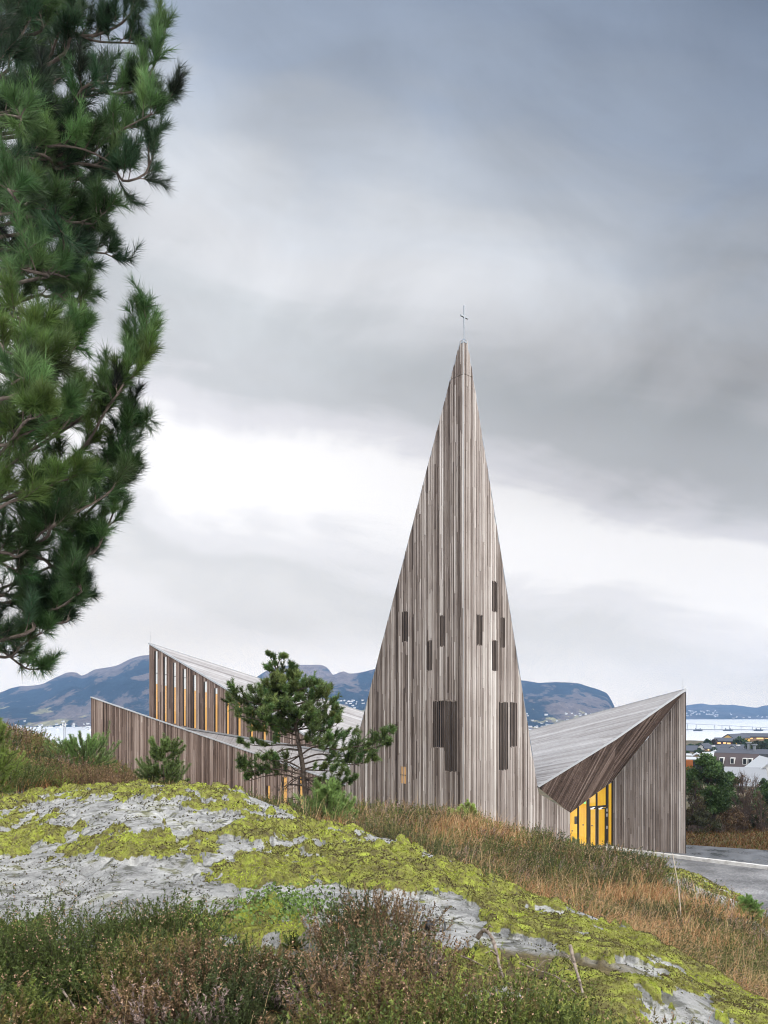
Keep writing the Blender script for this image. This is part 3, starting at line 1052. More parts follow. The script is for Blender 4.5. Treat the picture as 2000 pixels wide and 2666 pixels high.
M_terr, nt, b = newmat('outcrop', 0.85, spec=0.25)
tc = nt.nodes.new('ShaderNodeTexCoord')
OC = tc.outputs['Object']
mo, so = Ex(nt, attr(nt, 'moss').outputs['Fac']), Ex(nt, attr(nt, 'soil').outputs['Fac'])
na = node(nt, 'ShaderNodeTexNoise', Vector=OC, Scale=2.2, Detail=8, Roughness=0.68)
nb = node(nt, 'ShaderNodeTexNoise', Vector=OC, Scale=13.0, Detail=6, Roughness=0.7)
nc = node(nt, 'ShaderNodeTexNoise', Vector=OC, Scale=55.0, Detail=4, Roughness=0.7)
nd = node(nt, 'ShaderNodeTexNoise', Vector=OC, Scale=6.0, Detail=7, Roughness=0.72)
A_, B2_, C2_, D_ = (Ex(nt, n.outputs[0]) for n in (na, nb, nc, nd))
rock = ramp(nt, A_ * .45 + B2_ * .35 + C2_ * .2, [(0.34, (0.08, 0.08, 0.078)), (0.43, (0.18, 0.18, 0.176)), (0.51, (0.29, 0.29, 0.282)), (0.60, (0.44, 0.44, 0.42))])
dark = (D_ * .6 + B2_ * .4).step(0.515, 0.575)
rock = mix(nt, dark * 0.82, rock, (0.055, 0.055, 0.045))
rock = mix(nt, (C2_.step(0.55, 0.62)) * 0.6, rock, (0.07, 0.07, 0.065))
olive = (A_ * .5 + D_ * .5).step(0.52, 0.60)
rock = mix(nt, olive * 0.6, rock, (0.13, 0.13, 0.045))
mossc = ramp(nt, B2_ * .5 + D_ * .5, [(0.38, (0.06, 0.048, 0.02)), (0.46, (0.115, 0.105, 0.032)), (0.54, (0.20, 0.215, 0.038)), (0.64, (0.30, 0.36, 0.045))])
soilc = ramp(nt, B2_ * .6 + C2_ * .4, [(0.35, (0.03, 0.023, 0.012)), (0.5, (0.085, 0.066, 0.03)), (0.65, (0.17, 0.14, 0.055))])
vor = node(nt, 'ShaderNodeTexVoronoi', Vector=mix(nt, .12, OC, na.outputs['Color']), Scale=1.3)
vor.feature = 'DISTANCE_TO_EDGE'
crack = 1.0 - Ex(nt, vor.outputs['Distance']).step(.004, .022)
rock = mix(nt, crack * (A_.step(.45, .6)) * .85, rock, (.03, .03, .028))
c = mix(nt, so, rock, soilc)
mm = (mo + (B2_ - .5) * .7).step(.42, .58)
c = mix(nt, mm, c, mossc)
nt.links.new(c, b.inputs['Base Color'])
hgt = A_ * .3 + B2_ * .5 + C2_ * .25 - dark * .10
bp = node(nt, 'ShaderNodeBump', Height=hgt.s, Strength=0.8, Distance=0.035)
nt.links.new(bp.outputs[0], b.inputs['Normal'])
ni, nj = YG.shape
idx = np.arange(ni * nj).reshape(ni, nj)
quads = np.stack([idx[:-1, :-1], idx[1:, :-1], idx[1:, 1:], idx[:-1, 1:]], -1).reshape(-1, 4)
terrain = tri_mesh('terrain', np.stack([XG, YG, ZG], -1).reshape(-1, 3), quads, M_terr, attrs={'moss': moss, 'soil': soil}, smooth=True, k=4)
tag(terrain, 'pale lichened rock outcrop and slopes in front of the church', 'rocky ground', kind='structure')

# ------------------------------------------------------------------ forecourt
M_asph, nt, b = newmat('wet_asphalt', 0.3, spec=0.5)
tc = nt.nodes.new('ShaderNodeTexCoord')
n1 = node(nt, 'ShaderNodeTexNoise', Vector=tc.outputs['Object'], Scale=.9, Detail=5, Roughness=.6)
n2 = node(nt, 'ShaderNodeTexNoise', Vector=tc.outputs['Object'], Scale=60.0, Detail=3, Roughness=.6)
nt.links.new(ramp(nt, Ex(nt, n1.outputs[0]) * .6 + Ex(nt, n2.outputs[0]) * .4, [(.35, (.045, .048, .055)), (.6, (.12, .125, .135))]), b.inputs['Base Color'])
nt.links.new(ramp(nt, n1.outputs[0], [(.4, (.22,) * 3), (.62, (.6,) * 3)]), b.inputs['Roughness'])
M_grav, nt, b = newmat('grey_gravel', 0.9)
tc = nt.nodes.new('ShaderNodeTexCoord')
n2 = node(nt, 'ShaderNodeTexNoise', Vector=tc.outputs['Object'], Scale=16.0, Detail=8, Roughness=.8)
n3 = node(nt, 'ShaderNodeTexNoise', Vector=tc.outputs['Object'], Scale=.5, Detail=3)
nt.links.new(ramp(nt, Ex(nt, n2.outputs[0]) * .75 + Ex(nt, n3.outputs[0]) * .25, [(.40, (.045, .045, .047)), (.5, (.13, .13, .135)), (.60, (.30, .30, .30))]), b.inputs['Base Color'])
bp = node(nt, 'ShaderNodeBump', Height=n2.outputs[0], Strength=.6, Distance=.03)
nt.links.new(bp.outputs[0], b.inputs['Normal'])
K0, K1 = pt(1592, 2207, 8.65 * F / (2207 - HY)), pt(2000, 2256, 8.65 * F / (2256 - HY))
kd = (K1 - K0).normalized()
K0e, K1e = K0 - kd * 1.0, K1 + kd * 9
def flat(name, pts, z, mat, label, cat):
    mb = MB(); mb.face([(p[0], p[1], z) for p in pts])
    return tag(mb.build(name, mat), label, cat, kind='structure')
e0, e1 = pt(1780, 2199, 8.65 * F / 349), pt(2000, 2214, 8.65 * F / 364)
ed = (e1 - e0).normalized()
flat('pavement', [K0e, K1e, e1 + ed * 12, e0, e0 - ed * 14], GZ, M_asph, 'dark wet asphalt forecourt beyond the white kerb', 'forecourt')
g = Vector((kd.y, -kd.x, 0))
flat('gravel_path', [K0e, K1e, K1e + g * 16, K0e + g * 16], GZ - .13, M_grav, 'grey gravel path below the white kerb', 'path')
M_conc, nt, b = newmat('pale_concrete', .8, (.50, .495, .475))
tc = nt.nodes.new('ShaderNodeTexCoord')
n1 = node(nt, 'ShaderNodeTexNoise', Vector=tc.outputs['Object'], Scale=3.0, Detail=7, Roughness=.7)
nt.links.new(ramp(nt, n1.outputs[0], [(.35, (.33, .32, .30)), (.5, (.50, .49, .47)), (.65, (.58, .575, .56))]), b.inputs['Base Color'])
mb = MB()
mb.beam(K0e + g * .12 + Vector((0, 0, -.04)), K1e + g * .12 + Vector((0, 0, -.04)), .30, .20)
tag(mb.build('kerb', M_conc), 'long white concrete kerb edging the forecourt', 'kerb', kind='structure')
st = [GF.hit(1530, 2212, .1), GF.hit(1598, 2208, .1)]
mb = MB(); q = GF.n * 1.6
mb.hexa([st[0], st[1], st[1] + q, st[0] + q], [p + Vector((0, 0, .14)) for p in (st[0], st[1], st[1] + q, st[0] + q)])
for v_ in range(len(mb.v)): mb.v[v_] = (mb.v[v_][0], mb.v[v_][1], mb.v[v_][2] - (st[0].z - GZ) * 0)
tag(mb.build('doorstep', M_conc), 'pale stone doorstep in front of the yellow entrance', 'doorstep', kind='structure')
# ================================================================== water, land and hills beyond
SEA = -45.0
M_water, nt, b = newmat('fjord_water', 0.22, (0.62, 0.63, 0.64), 0.8)  # pale base colour stands in for sky glare on the water
b.inputs['IOR'].default_value = 1.7
tc = nt.nodes.new('ShaderNodeTexCoord')
mp = node(nt, 'ShaderNodeMapping', Vector=tc.outputs['Object'])
mp.inputs['Scale'].default_value = (.02, .05, 1)
n1 = node(nt, 'ShaderNodeTexNoise', Vector=mp.outputs[0], Scale=4.0, Detail=6, Roughness=.65)
bp = node(nt, 'ShaderNodeBump', Height=n1.outputs[0], Strength=0.35, Distance=1.0)
nt.links.new(bp.outputs[0], b.inputs['Normal'])
mb = MB()
mb.face([(-8000, -600, SEA), (8000, -600, SEA), (8000, 5300, SEA), (-8000, 5300, SEA)])
tag(mb.build('water', M_water), 'calm pale fjord behind the church', 'water', kind='structure')

# land falling from the church to the shore
LYK = np.log([62, 80, 110, 150, 190, 230, 260, 320, 420, 600, 900, 1030, 1100])
LZ_R = np.array([-9.0, -10.3, -11.5, -12.2, -14, -14.4, -15.2, -17.3, -20, -27, -40, -45.5, -52])
LZ_L = np.array([-9.5, -12, -18, -24, -30, -34, -37, -42, -48, -52, -55, -58, -60])
lpx = np.arange(-1800, 4200, 30.0)
lly = np.linspace(math.log(62), math.log(1100), 130)
wr = sstep(lpx, 700, 1400)[:, None]
lz = wr * np.interp(lly, LYK, LZ_R)[None] + (1 - wr) * np.interp(lly, LYK, LZ_L)[None]
lY = np.exp(lly)[None] * np.ones((len(lpx), 1)); lX = (lpx[:, None] - CX) / F * lY
lz = lz + 0.012 * lY * fbm(lX * .02, lY * .02, seed=71, octs=3) * sstep(lY, 62, 120) * sstep(lY, 1000, 500)


def land_z(px, Y):
    w = float(sstep(px, 700, 1400))
    l = math.log(Y)
    return w * float(np.interp(l, LYK, LZ_R)) + (1 - w) * float(np.interp(l, LYK, LZ_L))


M_land, nt, b = newmat('hillside_scrub', .95)
tc = nt.nodes.new('ShaderNodeTexCoord')
n1 = node(nt, 'ShaderNodeTexNoise', Vector=tc.outputs['Object'], Scale=.12, Detail=8, Roughness=.7)
nt.links.new(ramp(nt, n1.outputs[0], [(.35, (.03, .035, .018)), (.5, (.07, .06, .035)), (.65, (.13, .10, .06))]), b.inputs['Base Color'])
i_, j_ = lY.shape
ix = np.arange(i_ * j_).reshape(i_, j_)
q4 = np.stack([ix[:-1, :-1], ix[1:, :-1], ix[1:, 1:], ix[:-1, 1:]], -1).reshape(-1, 4)
tag(tri_mesh('land', np.stack([lX, lY, lz], -1).reshape(-1, 3), q4, M_land, smooth=True, k=4), 'scrubby land falling away to the fjord shore', 'land', kind='structure')


def hill_mat(name, forest, heath, field, fs):
    m, nt, b = newmat(name, 1.0, spec=.05)
    tc = nt.nodes.new('ShaderNodeTexCoord')
    mp = node(nt, 'ShaderNodeMapping', Vector=tc.outputs['Object'])
    mp.inputs['Scale'].default_value = (1, .45, 1.6)
    n1 = node(nt, 'ShaderNodeTexNoise', Vector=mp.outputs[0], Scale=.0032, Detail=5, Roughness=.6, Distortion=.6)
    n2 = node(nt, 'ShaderNodeTexNoise', Vector=mp.outputs[0], Scale=.03, Detail=7, Roughness=.75)
    n3 = node(nt, 'ShaderNodeTexNoise', Vector=mp.outputs[0], Scale=.012, Detail=4, Roughness=.6)
    sep = node(nt, 'ShaderNodeSeparateXYZ', Vector=tc.outputs['Object'])
    z = Ex(nt, sep.outputs[2])
    a, bb, cc = (Ex(nt, n.outputs[0]) for n in (n1, n2, n3))
    fmask = (a + (bb - .5) * .30 - z.step(90, 240) * .13).step(.435, .495)
    c = mix(nt, fmask, heath, forest)
    c = mix(nt, (cc - z.step(-20, 45) * .25 + (bb - .5) * .2).step(.52, .60) * fs, c, field)
    v = combine(nt, bb * 2.6 - .3, bb * 2.6 - .3, bb * 2.6 - .3)
    c = mix(nt, 1.0, c, v, 'MULTIPLY')
    nt.links.new(c, b.inputs['Base Color'])
    bp = node(nt, 'ShaderNodeBump', Height=n2.outputs[0], Strength=1.0, Distance=70.0)
    nt.links.new(bp.outputs[0], b.inputs['Normal'])
    return m


class Hill:
    def __init__(self, name, prof, shore, Ys, Yr, mat, label, seed, px0, px1, bench=.16, rough=.16):
        self.px = np.arange(px0, px1 + 1, 6.0)
        xs, ys = zip(*prof)
        self.ridge = pchip(np.array(xs, float), np.array(ys, float), self.px)
        self.ridge = self.ridge + 2.0 * fbm(self.px * .03, self.px * 0, seed=seed + 9, octs=4)
        self.s = np.concatenate([np.linspace(0, 1, 70), 1 + np.linspace(.02, .2, 12)])
        sv = np.minimum(self.s, 1)
        shp = np.where(sv < bench, sv * .5, bench * .5 + (1 - bench * .5) * ((sv - bench) / (1 - bench)).clip(0) ** 1.05)
        Y = Ys + (Yr - Ys) * self.s[None] * np.ones((len(self.px), 1))
        X = (self.px[:, None] - CX) / F * Y
        S = shore + (self.ridge[:, None] - shore) * shp[None]
        env = np.sin(np.pi * sv) ** .8
        S = S - env[None] * (shore - self.ridge[:, None]) * rough * 2 * fbm(X * .0022, Y * .0022, seed=seed, octs=6, gain=.55)
        z = (HY - S) / F * Y
        drop = np.clip(self.s - 1, 0, None)
        z = np.where(self.s[None] > 1, z[:, 69:70] - (drop[None] * 5) ** 1.2 * (z[:, 69:70] - SEA + 4), z)
        z = np.maximum(z, SEA - 4) ; z[:, 0] = SEA - 4
        self.X, self.Y, self.Z = X, Y, z
        i_, j_ = X.shape
        ix = np.arange(i_ * j_).reshape(i_, j_)
        q = np.stack([ix[:-1, :-1], ix[1:, :-1], ix[1:, 1:], ix[:-1, 1:]], -1).reshape(-1, 4)
        self.o = tag(tri_mesh(name, np.stack([X, Y, z], -1).reshape(-1, 3), q, mat, smooth=True, k=4), label, 'mountain', kind='structure')

    def on(self, px, row):
        """point of the slope that shows at the given pixel (first one from the shore)"""
        i = int(np.clip(round((px - self.px[0]) / 6), 0, len(self.px) - 1))
        rows = HY - self.Z[i] / self.Y[i] * F
        for j in range(1, 70):
            if rows[j] <= row: break
        return Vector(((px - CX) / F * self.Y[i, j], self.Y[i, j], self.Z[i, j]))


M_hill = hill_mat('wooded_mountainside', (.020, .036, .042), (.22, .175, .15), (.42, .38, .20), .95)
M_hill2 = hill_mat('heath_summit', (.06, .07, .06), (.27, .20, .16), (.30, .23, .17), .5)
M_hill3 = hill_mat('distant_hills', (.05, .06, .06), (.09, .09, .09), (.12, .12, .11), .2)
near_prof = [(-1300, 1860), (-600, 1870), (-300, 1835), (0, 1803), (40, 1789), (100, 1784), (150, 1762), (185, 1750), (200, 1751), (212, 1759), (250, 1742), (300, 1733), (350, 1713),
             (389, 1705), (450, 1698), (520, 1722), (600, 1752), (665, 1768), (740, 1768), (800, 1765), (860, 1758), (895, 1749), (910, 1754), (975, 1741), (1060, 1722), (1150, 1718),
             (1250, 1748), (1345, 1771), (1365, 1772), (1410, 1777), (1470, 1776), (1500, 1777), (1530, 1786), (1555, 1794), (1580, 1806), (1592, 1824), (1603, 1848), (1612, 1872), (1625, 1896)]
hillA = Hill('mountain', near_prof, 1903, 1700, 3300, M_hill, 'blue forested mountain across the fjord behind the church', 101, -1300, 1626)
summit = Hill('mountain', [(600, 1800), (668, 1763), (700, 1744), (735, 1735), (770, 1731), (805, 1730), (835, 1731), (852, 1738), (864, 1753), (890, 1775), (1000, 1800)], 1850, 3300, 3700, M_hill2,
              'brown bald summit rising behind the forested ridge', 131, 600, 1000, rough=.05)
far = Hill('mountain', [(1500, 1862), (1600, 1858), (1615, 1850), (1640, 1838), (1660, 1848), (1700, 1849), (1787, 1836), (1830, 1831), (1850, 1835), (1900, 1835), (1935, 1839), (1970, 1843), (1985, 1839),
                        (2000, 1837), (2200, 1828), (2600, 1845), (3300, 1850)], 1873, 3900, 5000, M_hill3, 'pale distant hills on the far shore at right', 161, 1500, 3300, rough=.06)

# scattered houses on the far shores: a white box with a low roof, a few pixels each
M_fwhite, _, _ = newmat('far_house_white', .6, (.62, .62, .60))
M_froof, _, _ = newmat('far_house_roof', .7, (.16, .15, .16))
frng = random.Random(5)


def far_house_mesh(kind):
    mb = MB()
    w, d, h, r = ((12, 9, 4.5, 2.6), (16, 9, 3.6, 2.0), (9, 8, 5.2, 2.8))[kind]
    mb.box((0, 0, -3), w, d, h + 3, base=True)
    a = [(-w / 2 - .4, -d / 2 - .4, h), (w / 2 + .4, -d / 2 - .4, h), (w / 2 + .4, d / 2 + .4, h), (-w / 2 - .4, d / 2 + .4, h)]
    rr = [(-w / 2 - .4, 0, h + r), (w / 2 + .4, 0, h + r)]
    mb.face([a[0], a[1], rr[1], rr[0]], 1); mb.face([a[2], a[3], rr[0], rr[1]], 1)
    mb.face([a[1], a[2], rr[1]], 0); mb.face([a[3], a[0], rr[0]], 0)
    me = bpy.data.meshes.new('far_house')
    me.from_pydata(mb.v, [], mb.f)
    me.polygons.foreach_set('material_index', mb.m)
    me.materials.append(M_fwhite); me.materials.append(M_froof)
    return me


far_meshes = [far_house_mesh(k) for k in range(3)]


def far_house(hill, px, row, sc, label, group):
    p = hill.on(px, row)
    o = bpy.data.objects.new('house', frng.choice(far_meshes))
    COL.objects.link(o)
    o.location = p
    o.rotation_euler = (0, 0, frng.uniform(-.9, .9) + (1.57 if frng.random() < .35 else 0))
    sc *= .8
    o.scale = (sc, sc, sc)
    tag(o, label, 'house', group)


for k in range(85):
    px = frng.uniform(-60, 345)
    far_house(hillA, px, frng.choice([1906, 1903, 1900, 1898, 1895, 1892, 1885]) + frng.uniform(-3, 2) - 3, frng.uniform(.55, .95), 'tiny white house on the far shore below the blue mountain at left', 'houses on the far shore at left')
for k in range(42):
    px = frng.uniform(1372, 1560)
    far_house(hillA, px, frng.choice([1895, 1893, 1888, 1880, 1866, 1862]) + frng.uniform(-3, 3), frng.uniform(.5, .95), 'tiny white house under the steep mountain right of the steeple', 'houses below the steep mountain')
for k in range(22):
    far_house(hillA, frng.uniform(880, 965), frng.uniform(1826, 1850), frng.uniform(.5, .85), 'tiny white house on the mountain foot left of the steeple', 'houses on the mountain foot')
for k in range(46):
    px = frng.uniform(1786, 1905) if k < 36 else frng.uniform(1905, 2010)
    far_house(far, px, frng.uniform(1850, 1868) if k < 36 else frng.uniform(1864, 1871), frng.uniform(.7, 1.2), 'white speck of a house on the distant hills at right', 'houses on the distant hills')

# ------------------------------------------------------------------ floating bridge
M_bridge, _, _ = newmat('bridge_steel', .6, (.22, .23, .25))
M_pont, _, _ = newmat('pontoon_concrete', .8, (.035, .038, .045))
br = empty('floating_bridge', pt(1896, 1903, 1700))
tag(br, 'long floating bridge on dark pontoons crossing the fjord at right', 'bridge')
mb = MB()
hi = [(1650, 1877), (1785, 1884), (1900, 1889.5), (2000, 1895), (2120, 1899)]
for (a, b_) in zip(hi[:-1], hi[1:]):
    mb.beam(pt(*a, 1760), pt(*b_, 1760), 8, 1.0)
mb.build('ramp_deck', M_bridge, br)
mb = MB()
mb.beam(pt(1640, 1898.2, 1700), pt(2140, 1901.2, 1700), 10, 1.6)
mb.build('deck', M_bridge, br)
for px in (1700, 1740, 1790, 1813, 1860, 1880, 1900, 1930, 1960):
    mb = MB()
    top = np.interp(px, [p[0] for p in hi], [p[1] for p in hi])
    mb.beam(pt(px, top, 1760), pt(px, 1905, 1760), .9, .9)
    mb.build('pier', M_bridge, br)
for px in (1738, 1817.5, 1895.5, 1975, 2056):
    mb = MB()
    c_ = pt(px, 1902, 1700)
    n_ = 16
    ring = [(c_.x + 8.6 * math.cos(t) , c_.y + 14 * math.sin(t)) for t in [2 * math.pi * i / n_ for i in range(n_)]]
    mb.hexa([(x, y, SEA - 1) for x, y in ring], [(c_.x + (x - c_.x) * 1.05, y, SEA + 3.2) for x, y in ring])
    for dx in (-5, 5):
        mb.hexa([(c_.x + dx - .8, c_.y - 1, SEA + 3.2), (c_.x + dx + .8, c_.y - 1, SEA + 3.2), (c_.x + dx + .8, c_.y + 1, SEA + 3.2), (c_.x + dx - .8, c_.y + 1, SEA + 3.2)],
                [(c_.x + dx - .8, c_.y - 1, SEA + 5.6), (c_.x + dx + .8, c_.y - 1, SEA + 5.6), (c_.x + dx + .8, c_.y + 1, SEA + 5.6), (c_.x + dx - .8, c_.y + 1, SEA + 5.6)])
    mb.build('pontoon', M_pont, br)

# ------------------------------------------------------------------ the town
def paint(name, c, rough=.7): return newmat(name, rough, c)[0]
P_white, P_grey, P_yellow = paint('white_boards', (.55, .55, .54)), paint('pale_grey_boards', (.55, .57, .58)), paint('yellow_boards', (.62, .40, .10))
P_red, P_brown, P_black = paint('dark_red_boards', (.10, .035, .035)), paint('brown_shingles', (.058, .044, .044)), paint('black_boards', (.022, .024, .026))
P_mroof = paint('grey_metal_roof', (.22, .23, .245), .45)
P_slate, P_wroof, P_orange, P_tan = paint('slate_roof', (.06, .065, .08), .5), paint('white_metal_roof', (.40, .42, .44), .4), paint('orange_panel', (.30, .10, .025)), paint('tan_boards', (.28, .19, .12))
M_pane, _, _ = newmat('dark_pane', .15, (.02, .022, .025), .6)
M_litpane = lit_mat('lit_pane', (1.0, .62, .25), 1.0)


def house(name, label, px0, px1, ridge, eave, base, Y, depth, wall, roof, gable=False, rz=0.0, windows=(), over=.35, lit=False):
    """a house whose front spans px0..px1 in the photograph; its eaves, ridge and foot at those rows"""
    c = pt((px0 + px1) / 2, base, Y)
    w = (px1 - px0) / F * Y
    he, hr = (base - eave) / F * Y, (base - ridge) / F * Y
    rz -= math.atan(((px0 + px1) / 2 - CX) / F)          # rz = 0 turns the front to the viewer
    o = empty(name, (c.x - math.sin(rz) * depth / 2, c.y + math.cos(rz) * depth / 2, c.z), rz=rz)
    tag(o, label, 'house')
    bpy.context.view_layer.update()
    mw = o.matrix_world
    T = lambda x, y, z: mw @ Vector((x, y, z))
    W, D = w / 2, depth / 2
    dn = -max(1.5, c.z - land_z((px0 + px1) / 2, Y) + 1.5)
    mb = MB()
    if gable:
        sec = [(-W, dn), (W, dn), (W, he), (0, hr), (-W, he)]
        mb.hexa([T(x, -D, z) for x, z in sec], [T(x, D, z) for x, z in sec])
    else:
        sec = [(-D, dn), (D, dn), (D, he), (0, hr), (-D, he)]
        mb.hexa([T(-W, y, z) for y, z in sec], [T(W, y, z) for y, z in sec])
    mb.build('wall', wall, o)
    mb = MB()
    th = max(.18, .0012 * Y)
    sl = (hr - he) / (W if gable else D)
    for sg in (-1, 1):
        H = W if gable else D
        L = (D if gable else W) + over
        e = (sg * (H + over), he - sl * over + .05)
        if gable:
            lo = [T(e[0], -L, e[1]), T(e[0], L, e[1]), T(0, L, hr + .05), T(0, -L, hr + .05)]
        else:
            lo = [T(-L, e[0], e[1]), T(L, e[0], e[1]), T(L, 0, hr + .05), T(-L, 0, hr + .05)]
        mb.hexa(lo, [p + Vector((0, 0, th)) for p in lo])
    mb.build('roof', roof, o)
    for (x, r0, ww, hh) in windows:      # column, top row, width and height in photograph pixels
        s = Y / F
        X, z1, wx, hz = (x - (px0 + px1) / 2) * s, (base - r0) * s, ww * s, hh * s
        mb = MB()
        mb.hexa([T(X - wx / 2, -D - .02, z1 - hz), T(X + wx / 2, -D - .02, z1 - hz), T(X + wx / 2, -D - .02, z1), T(X - wx / 2, -D - .02, z1)],
                [T(X - wx / 2, -D - .08, z1 - hz), T(X + wx / 2, -D - .08, z1 - hz), T(X + wx / 2, -D - .08, z1), T(X - wx / 2, -D - .08, z1)])
        mb.build('window', M_litpane if lit else M_pane, o)
    return o, T


house('house', 'yellow gabled house with grey roof on the hill by the water', 1880, 1911, 1913.5, 1923, 1944, 430, 20, P_yellow, P_slate, True, rz=-.45)
house('house', 'dark red house with glowing windows below the yellow house', 1864, 1910, 1924, 1931, 1946, 400, 12, P_red, P_slate, False, windows=[(1874, 1933, 8, 4), (1887, 1932.5, 7, 4), (1897, 1933.5, 8, 4)], lit=True)
house('school_building', 'long dark roofed building with a lit window strip above the trees', 1936, 2040, 1912.5, 1920, 1945, 440, 16, P_tan, P_slate, False, windows=[(1957, 1921.5, 12, 3), (1980, 1921, 16, 3.5), (1998, 1922, 10, 3)], lit=True)
house('house', 'dark timber house with low slate roof left of the white gabled house', 1770, 1814, 1945, 1956, 1968, 310, 11, P_black, P_slate, False, windows=[(1792, 1959, 5, 4)])
house('house', 'cream house with its gable end turned to the church wall', 1813, 1838, 1939, 1949, 1962, 335, 12, P_white, P_slate, True, rz=-.25, windows=[(1832, 1945, 3, 3)])
house('house', 'brown house with dark roof behind the street lamp', 1837, 1874, 1943, 1951, 1963, 325, 11, P_tan, P_slate, False)
o, T = house('house', 'white house with dark slate roof and a gabled dormer', 1878, 1929, 1942, 1957, 1969, 262, 10, P_grey, P_slate, False, rz=-.12, windows=[(1894.5, 1959, 4, 5), (1906, 1959, 4, 5), (1919, 1959, 5, 5)])
mb = MB()
s_ = 262 / F
gx0, gx1, gz0, gz1 = -9.5 * s_, 15.5 * s_, 11 * s_, 26 * s_
sec = [(gx0, 9 * s_), (gx1, 9 * s_), (gx1, 15 * s_), ((gx0 + gx1) / 2, gz1), (gx0, 15 * s_)]
mb.hexa([T(x, -5.25, z) for x, z in sec], [T(x, 0, z) for x, z in sec])
dm = mb.build('dormer', P_grey, o)
mb = MB()
for sg in (0, 1):
    ex = (gx0 - .4, gx1 + .4)[sg]
    lo = [T(ex, -5.6, 14.6 * s_), T((gx0 + gx1) / 2, -5.6, gz1 + .1), T((gx0 + gx1) / 2, 0, gz1 + .1), T(ex, 0, 14.6 * s_)]
    mb.hexa(lo, [p + Vector((0, 0, .2)) for p in lo])
mb.build('dormer_roof', P_slate, dm)
for x in (0.5, 5.5):
    mb = MB()
    X = x * s_
    mb.hexa([T(X - .27, -5.27, 17 * s_), T(X + .27, -5.27, 17 * s_), T(X + .27, -5.27, 20 * s_), T(X - .27, -5.27, 20 * s_)],
            [T(X - .27, -5.33, 17 * s_), T(X + .27, -5.33, 17 * s_), T(X + .27, -5.33, 20 * s_), T(X - .27, -5.33, 20 * s_)])
    mb.build('dormer_window', M_pane, dm)
house('garage', 'small pale garage with a low gable in front of the white house', 1851, 1875, 1957.5, 1964, 1971, 232, 7, P_grey, P_wroof, True)
house('shed', 'little white roofed shed nearest the church wall in the town', 1780, 1798, 1966, 1969, 1975, 238, 6, P_tan, P_wroof, False)
house('shed', 'small shed with a pointed white roof among the gardens', 1805, 1824, 1964, 1970, 1977, 228, 6, P_tan, P_wroof, True)
house('shed', 'low white roofed shed above the orange container', 1788, 1826, 1975, 1979, 1986, 205, 6, P_black, P_wroof, False)
house('warehouse', 'wide shed with a pale curved looking metal roof left of the brown building', 1834, 1902, 1966, 1986, 2003, 190, 16, P_white, P_wroof, False)
house('barn', 'low white metal roof in front of the brown building', 1900, 1992, 2008, 2050, 2066, 118, 12, P_grey, P_mroof, False, rz=.06)
house('house', 'white boarded house with its gable cut by the photo edge', 1975, 2050, 1980, 2012, 2045, 122, 10, P_white, P_wroof, True, rz=.2)

# the big brown mansard building
mb0 = empty('mansard_building', pt(1935, 2014, 160) + Vector((2.5, 6, 0)), rz=-.62)
tag(mb0, 'big brown shingled building with mansard roof and white framed roof windows', 'building')
bpy.context.view_layer.update()
mw = mb0.matrix_world
TT = lambda x, y, z: mw @ Vector((x, y, z))
L_h, Dp = 4.6, 7.0
mb = MB()
sec = [(-Dp, -4), (Dp, -4), (Dp, 1.2), (Dp * .62, 3.9), (0, 4.7), (-Dp * .62, 3.9), (-Dp, 1.2)]
mb.hexa([TT(-L_h + .3, y * .95, z - .12) for y, z in sec], [TT(9, y * .95, z - .12) for y, z in sec])
mb.build('wall', P_white, mb0)
mb = MB()
for (a, b_) in (((-Dp - .2, 1.0), (-Dp * .62, 3.9)), ((Dp + .2, 1.0), (Dp * .62, 3.9))):
    lo = [TT(-L_h, a[0], a[1]), TT(4.2, a[0], a[1]), TT(4.2, b_[0], b_[1]), TT(-L_h, b_[0], b_[1])]
    mb.hexa(lo, [p + Vector((0, 0, .15)) for p in lo])
mb.build('mansard_slope', P_brown, mb0)
mb = MB()
for sg in (-1, 1):
    lo = [TT(-L_h, sg * Dp * .62, 3.95), TT(9.4, sg * Dp * .62, 3.95), TT(9.4, 0, 4.75), TT(-L_h, 0, 4.75)]
    mb.hexa(lo, [p + Vector((0, 0, .15)) for p in lo])
mb.build('roof', P_slate, mb0)
mb = MB()
lo = [TT(4.2, -Dp * 1.03, .6), TT(9.3, -Dp * 1.03, .6), TT(9.3, -Dp * .62, 3.95), TT(4.2, -Dp * .62, 3.95)]
mb.hexa(lo, [p + Vector((0, 0, .17)) for p in lo])
mb.build('dark_slope', P_black, mb0)
for X in (-2.7, -.6, 1.8, 2.8):
    mb = MB()
    mb.hexa([TT(X - .42, -6.55, 1.9), TT(X + .42, -6.55, 1.9), TT(X + .42, -6.55, 3.2), TT(X - .42, -6.55, 3.2)],
            [TT(X - .42, -4.4, 1.9), TT(X + .42, -4.4, 1.9), TT(X + .42, -4.4, 3.2), TT(X - .42, -4.4, 3.2)])
    dw = mb.build('roof_window', P_white, mb0)
    mb = MB()
    mb.face([TT(X - .3, -6.57, 2.0), TT(X + .3, -6.57, 2.0), TT(X + .3, -6.57, 3.05), TT(X - .3, -6.57, 3.05)])
    mb.build('pane', M_pane, dw)
for X, h_ in ((1.5, 1.4), (2.6, 1.0)):
    mb = MB()
    q = TT(X, -.5, 4.6)
    mb.tube([q, q + Vector((0, 0, h_))], .32, 10)
    mb.tube([q + Vector((0, 0, h_)), q + Vector((0, 0, h_ + .12)), q + Vector((0, 0, h_ + .35))], [.32, .62, .62], 10)
    mb.build('chimney', M_steel, mb0)
mb = MB(); q = TT(1.0, -7.4, .4); mb.box(q, .6, .3, .5); mb.build('wall_lamp', M_litpane, mb0)

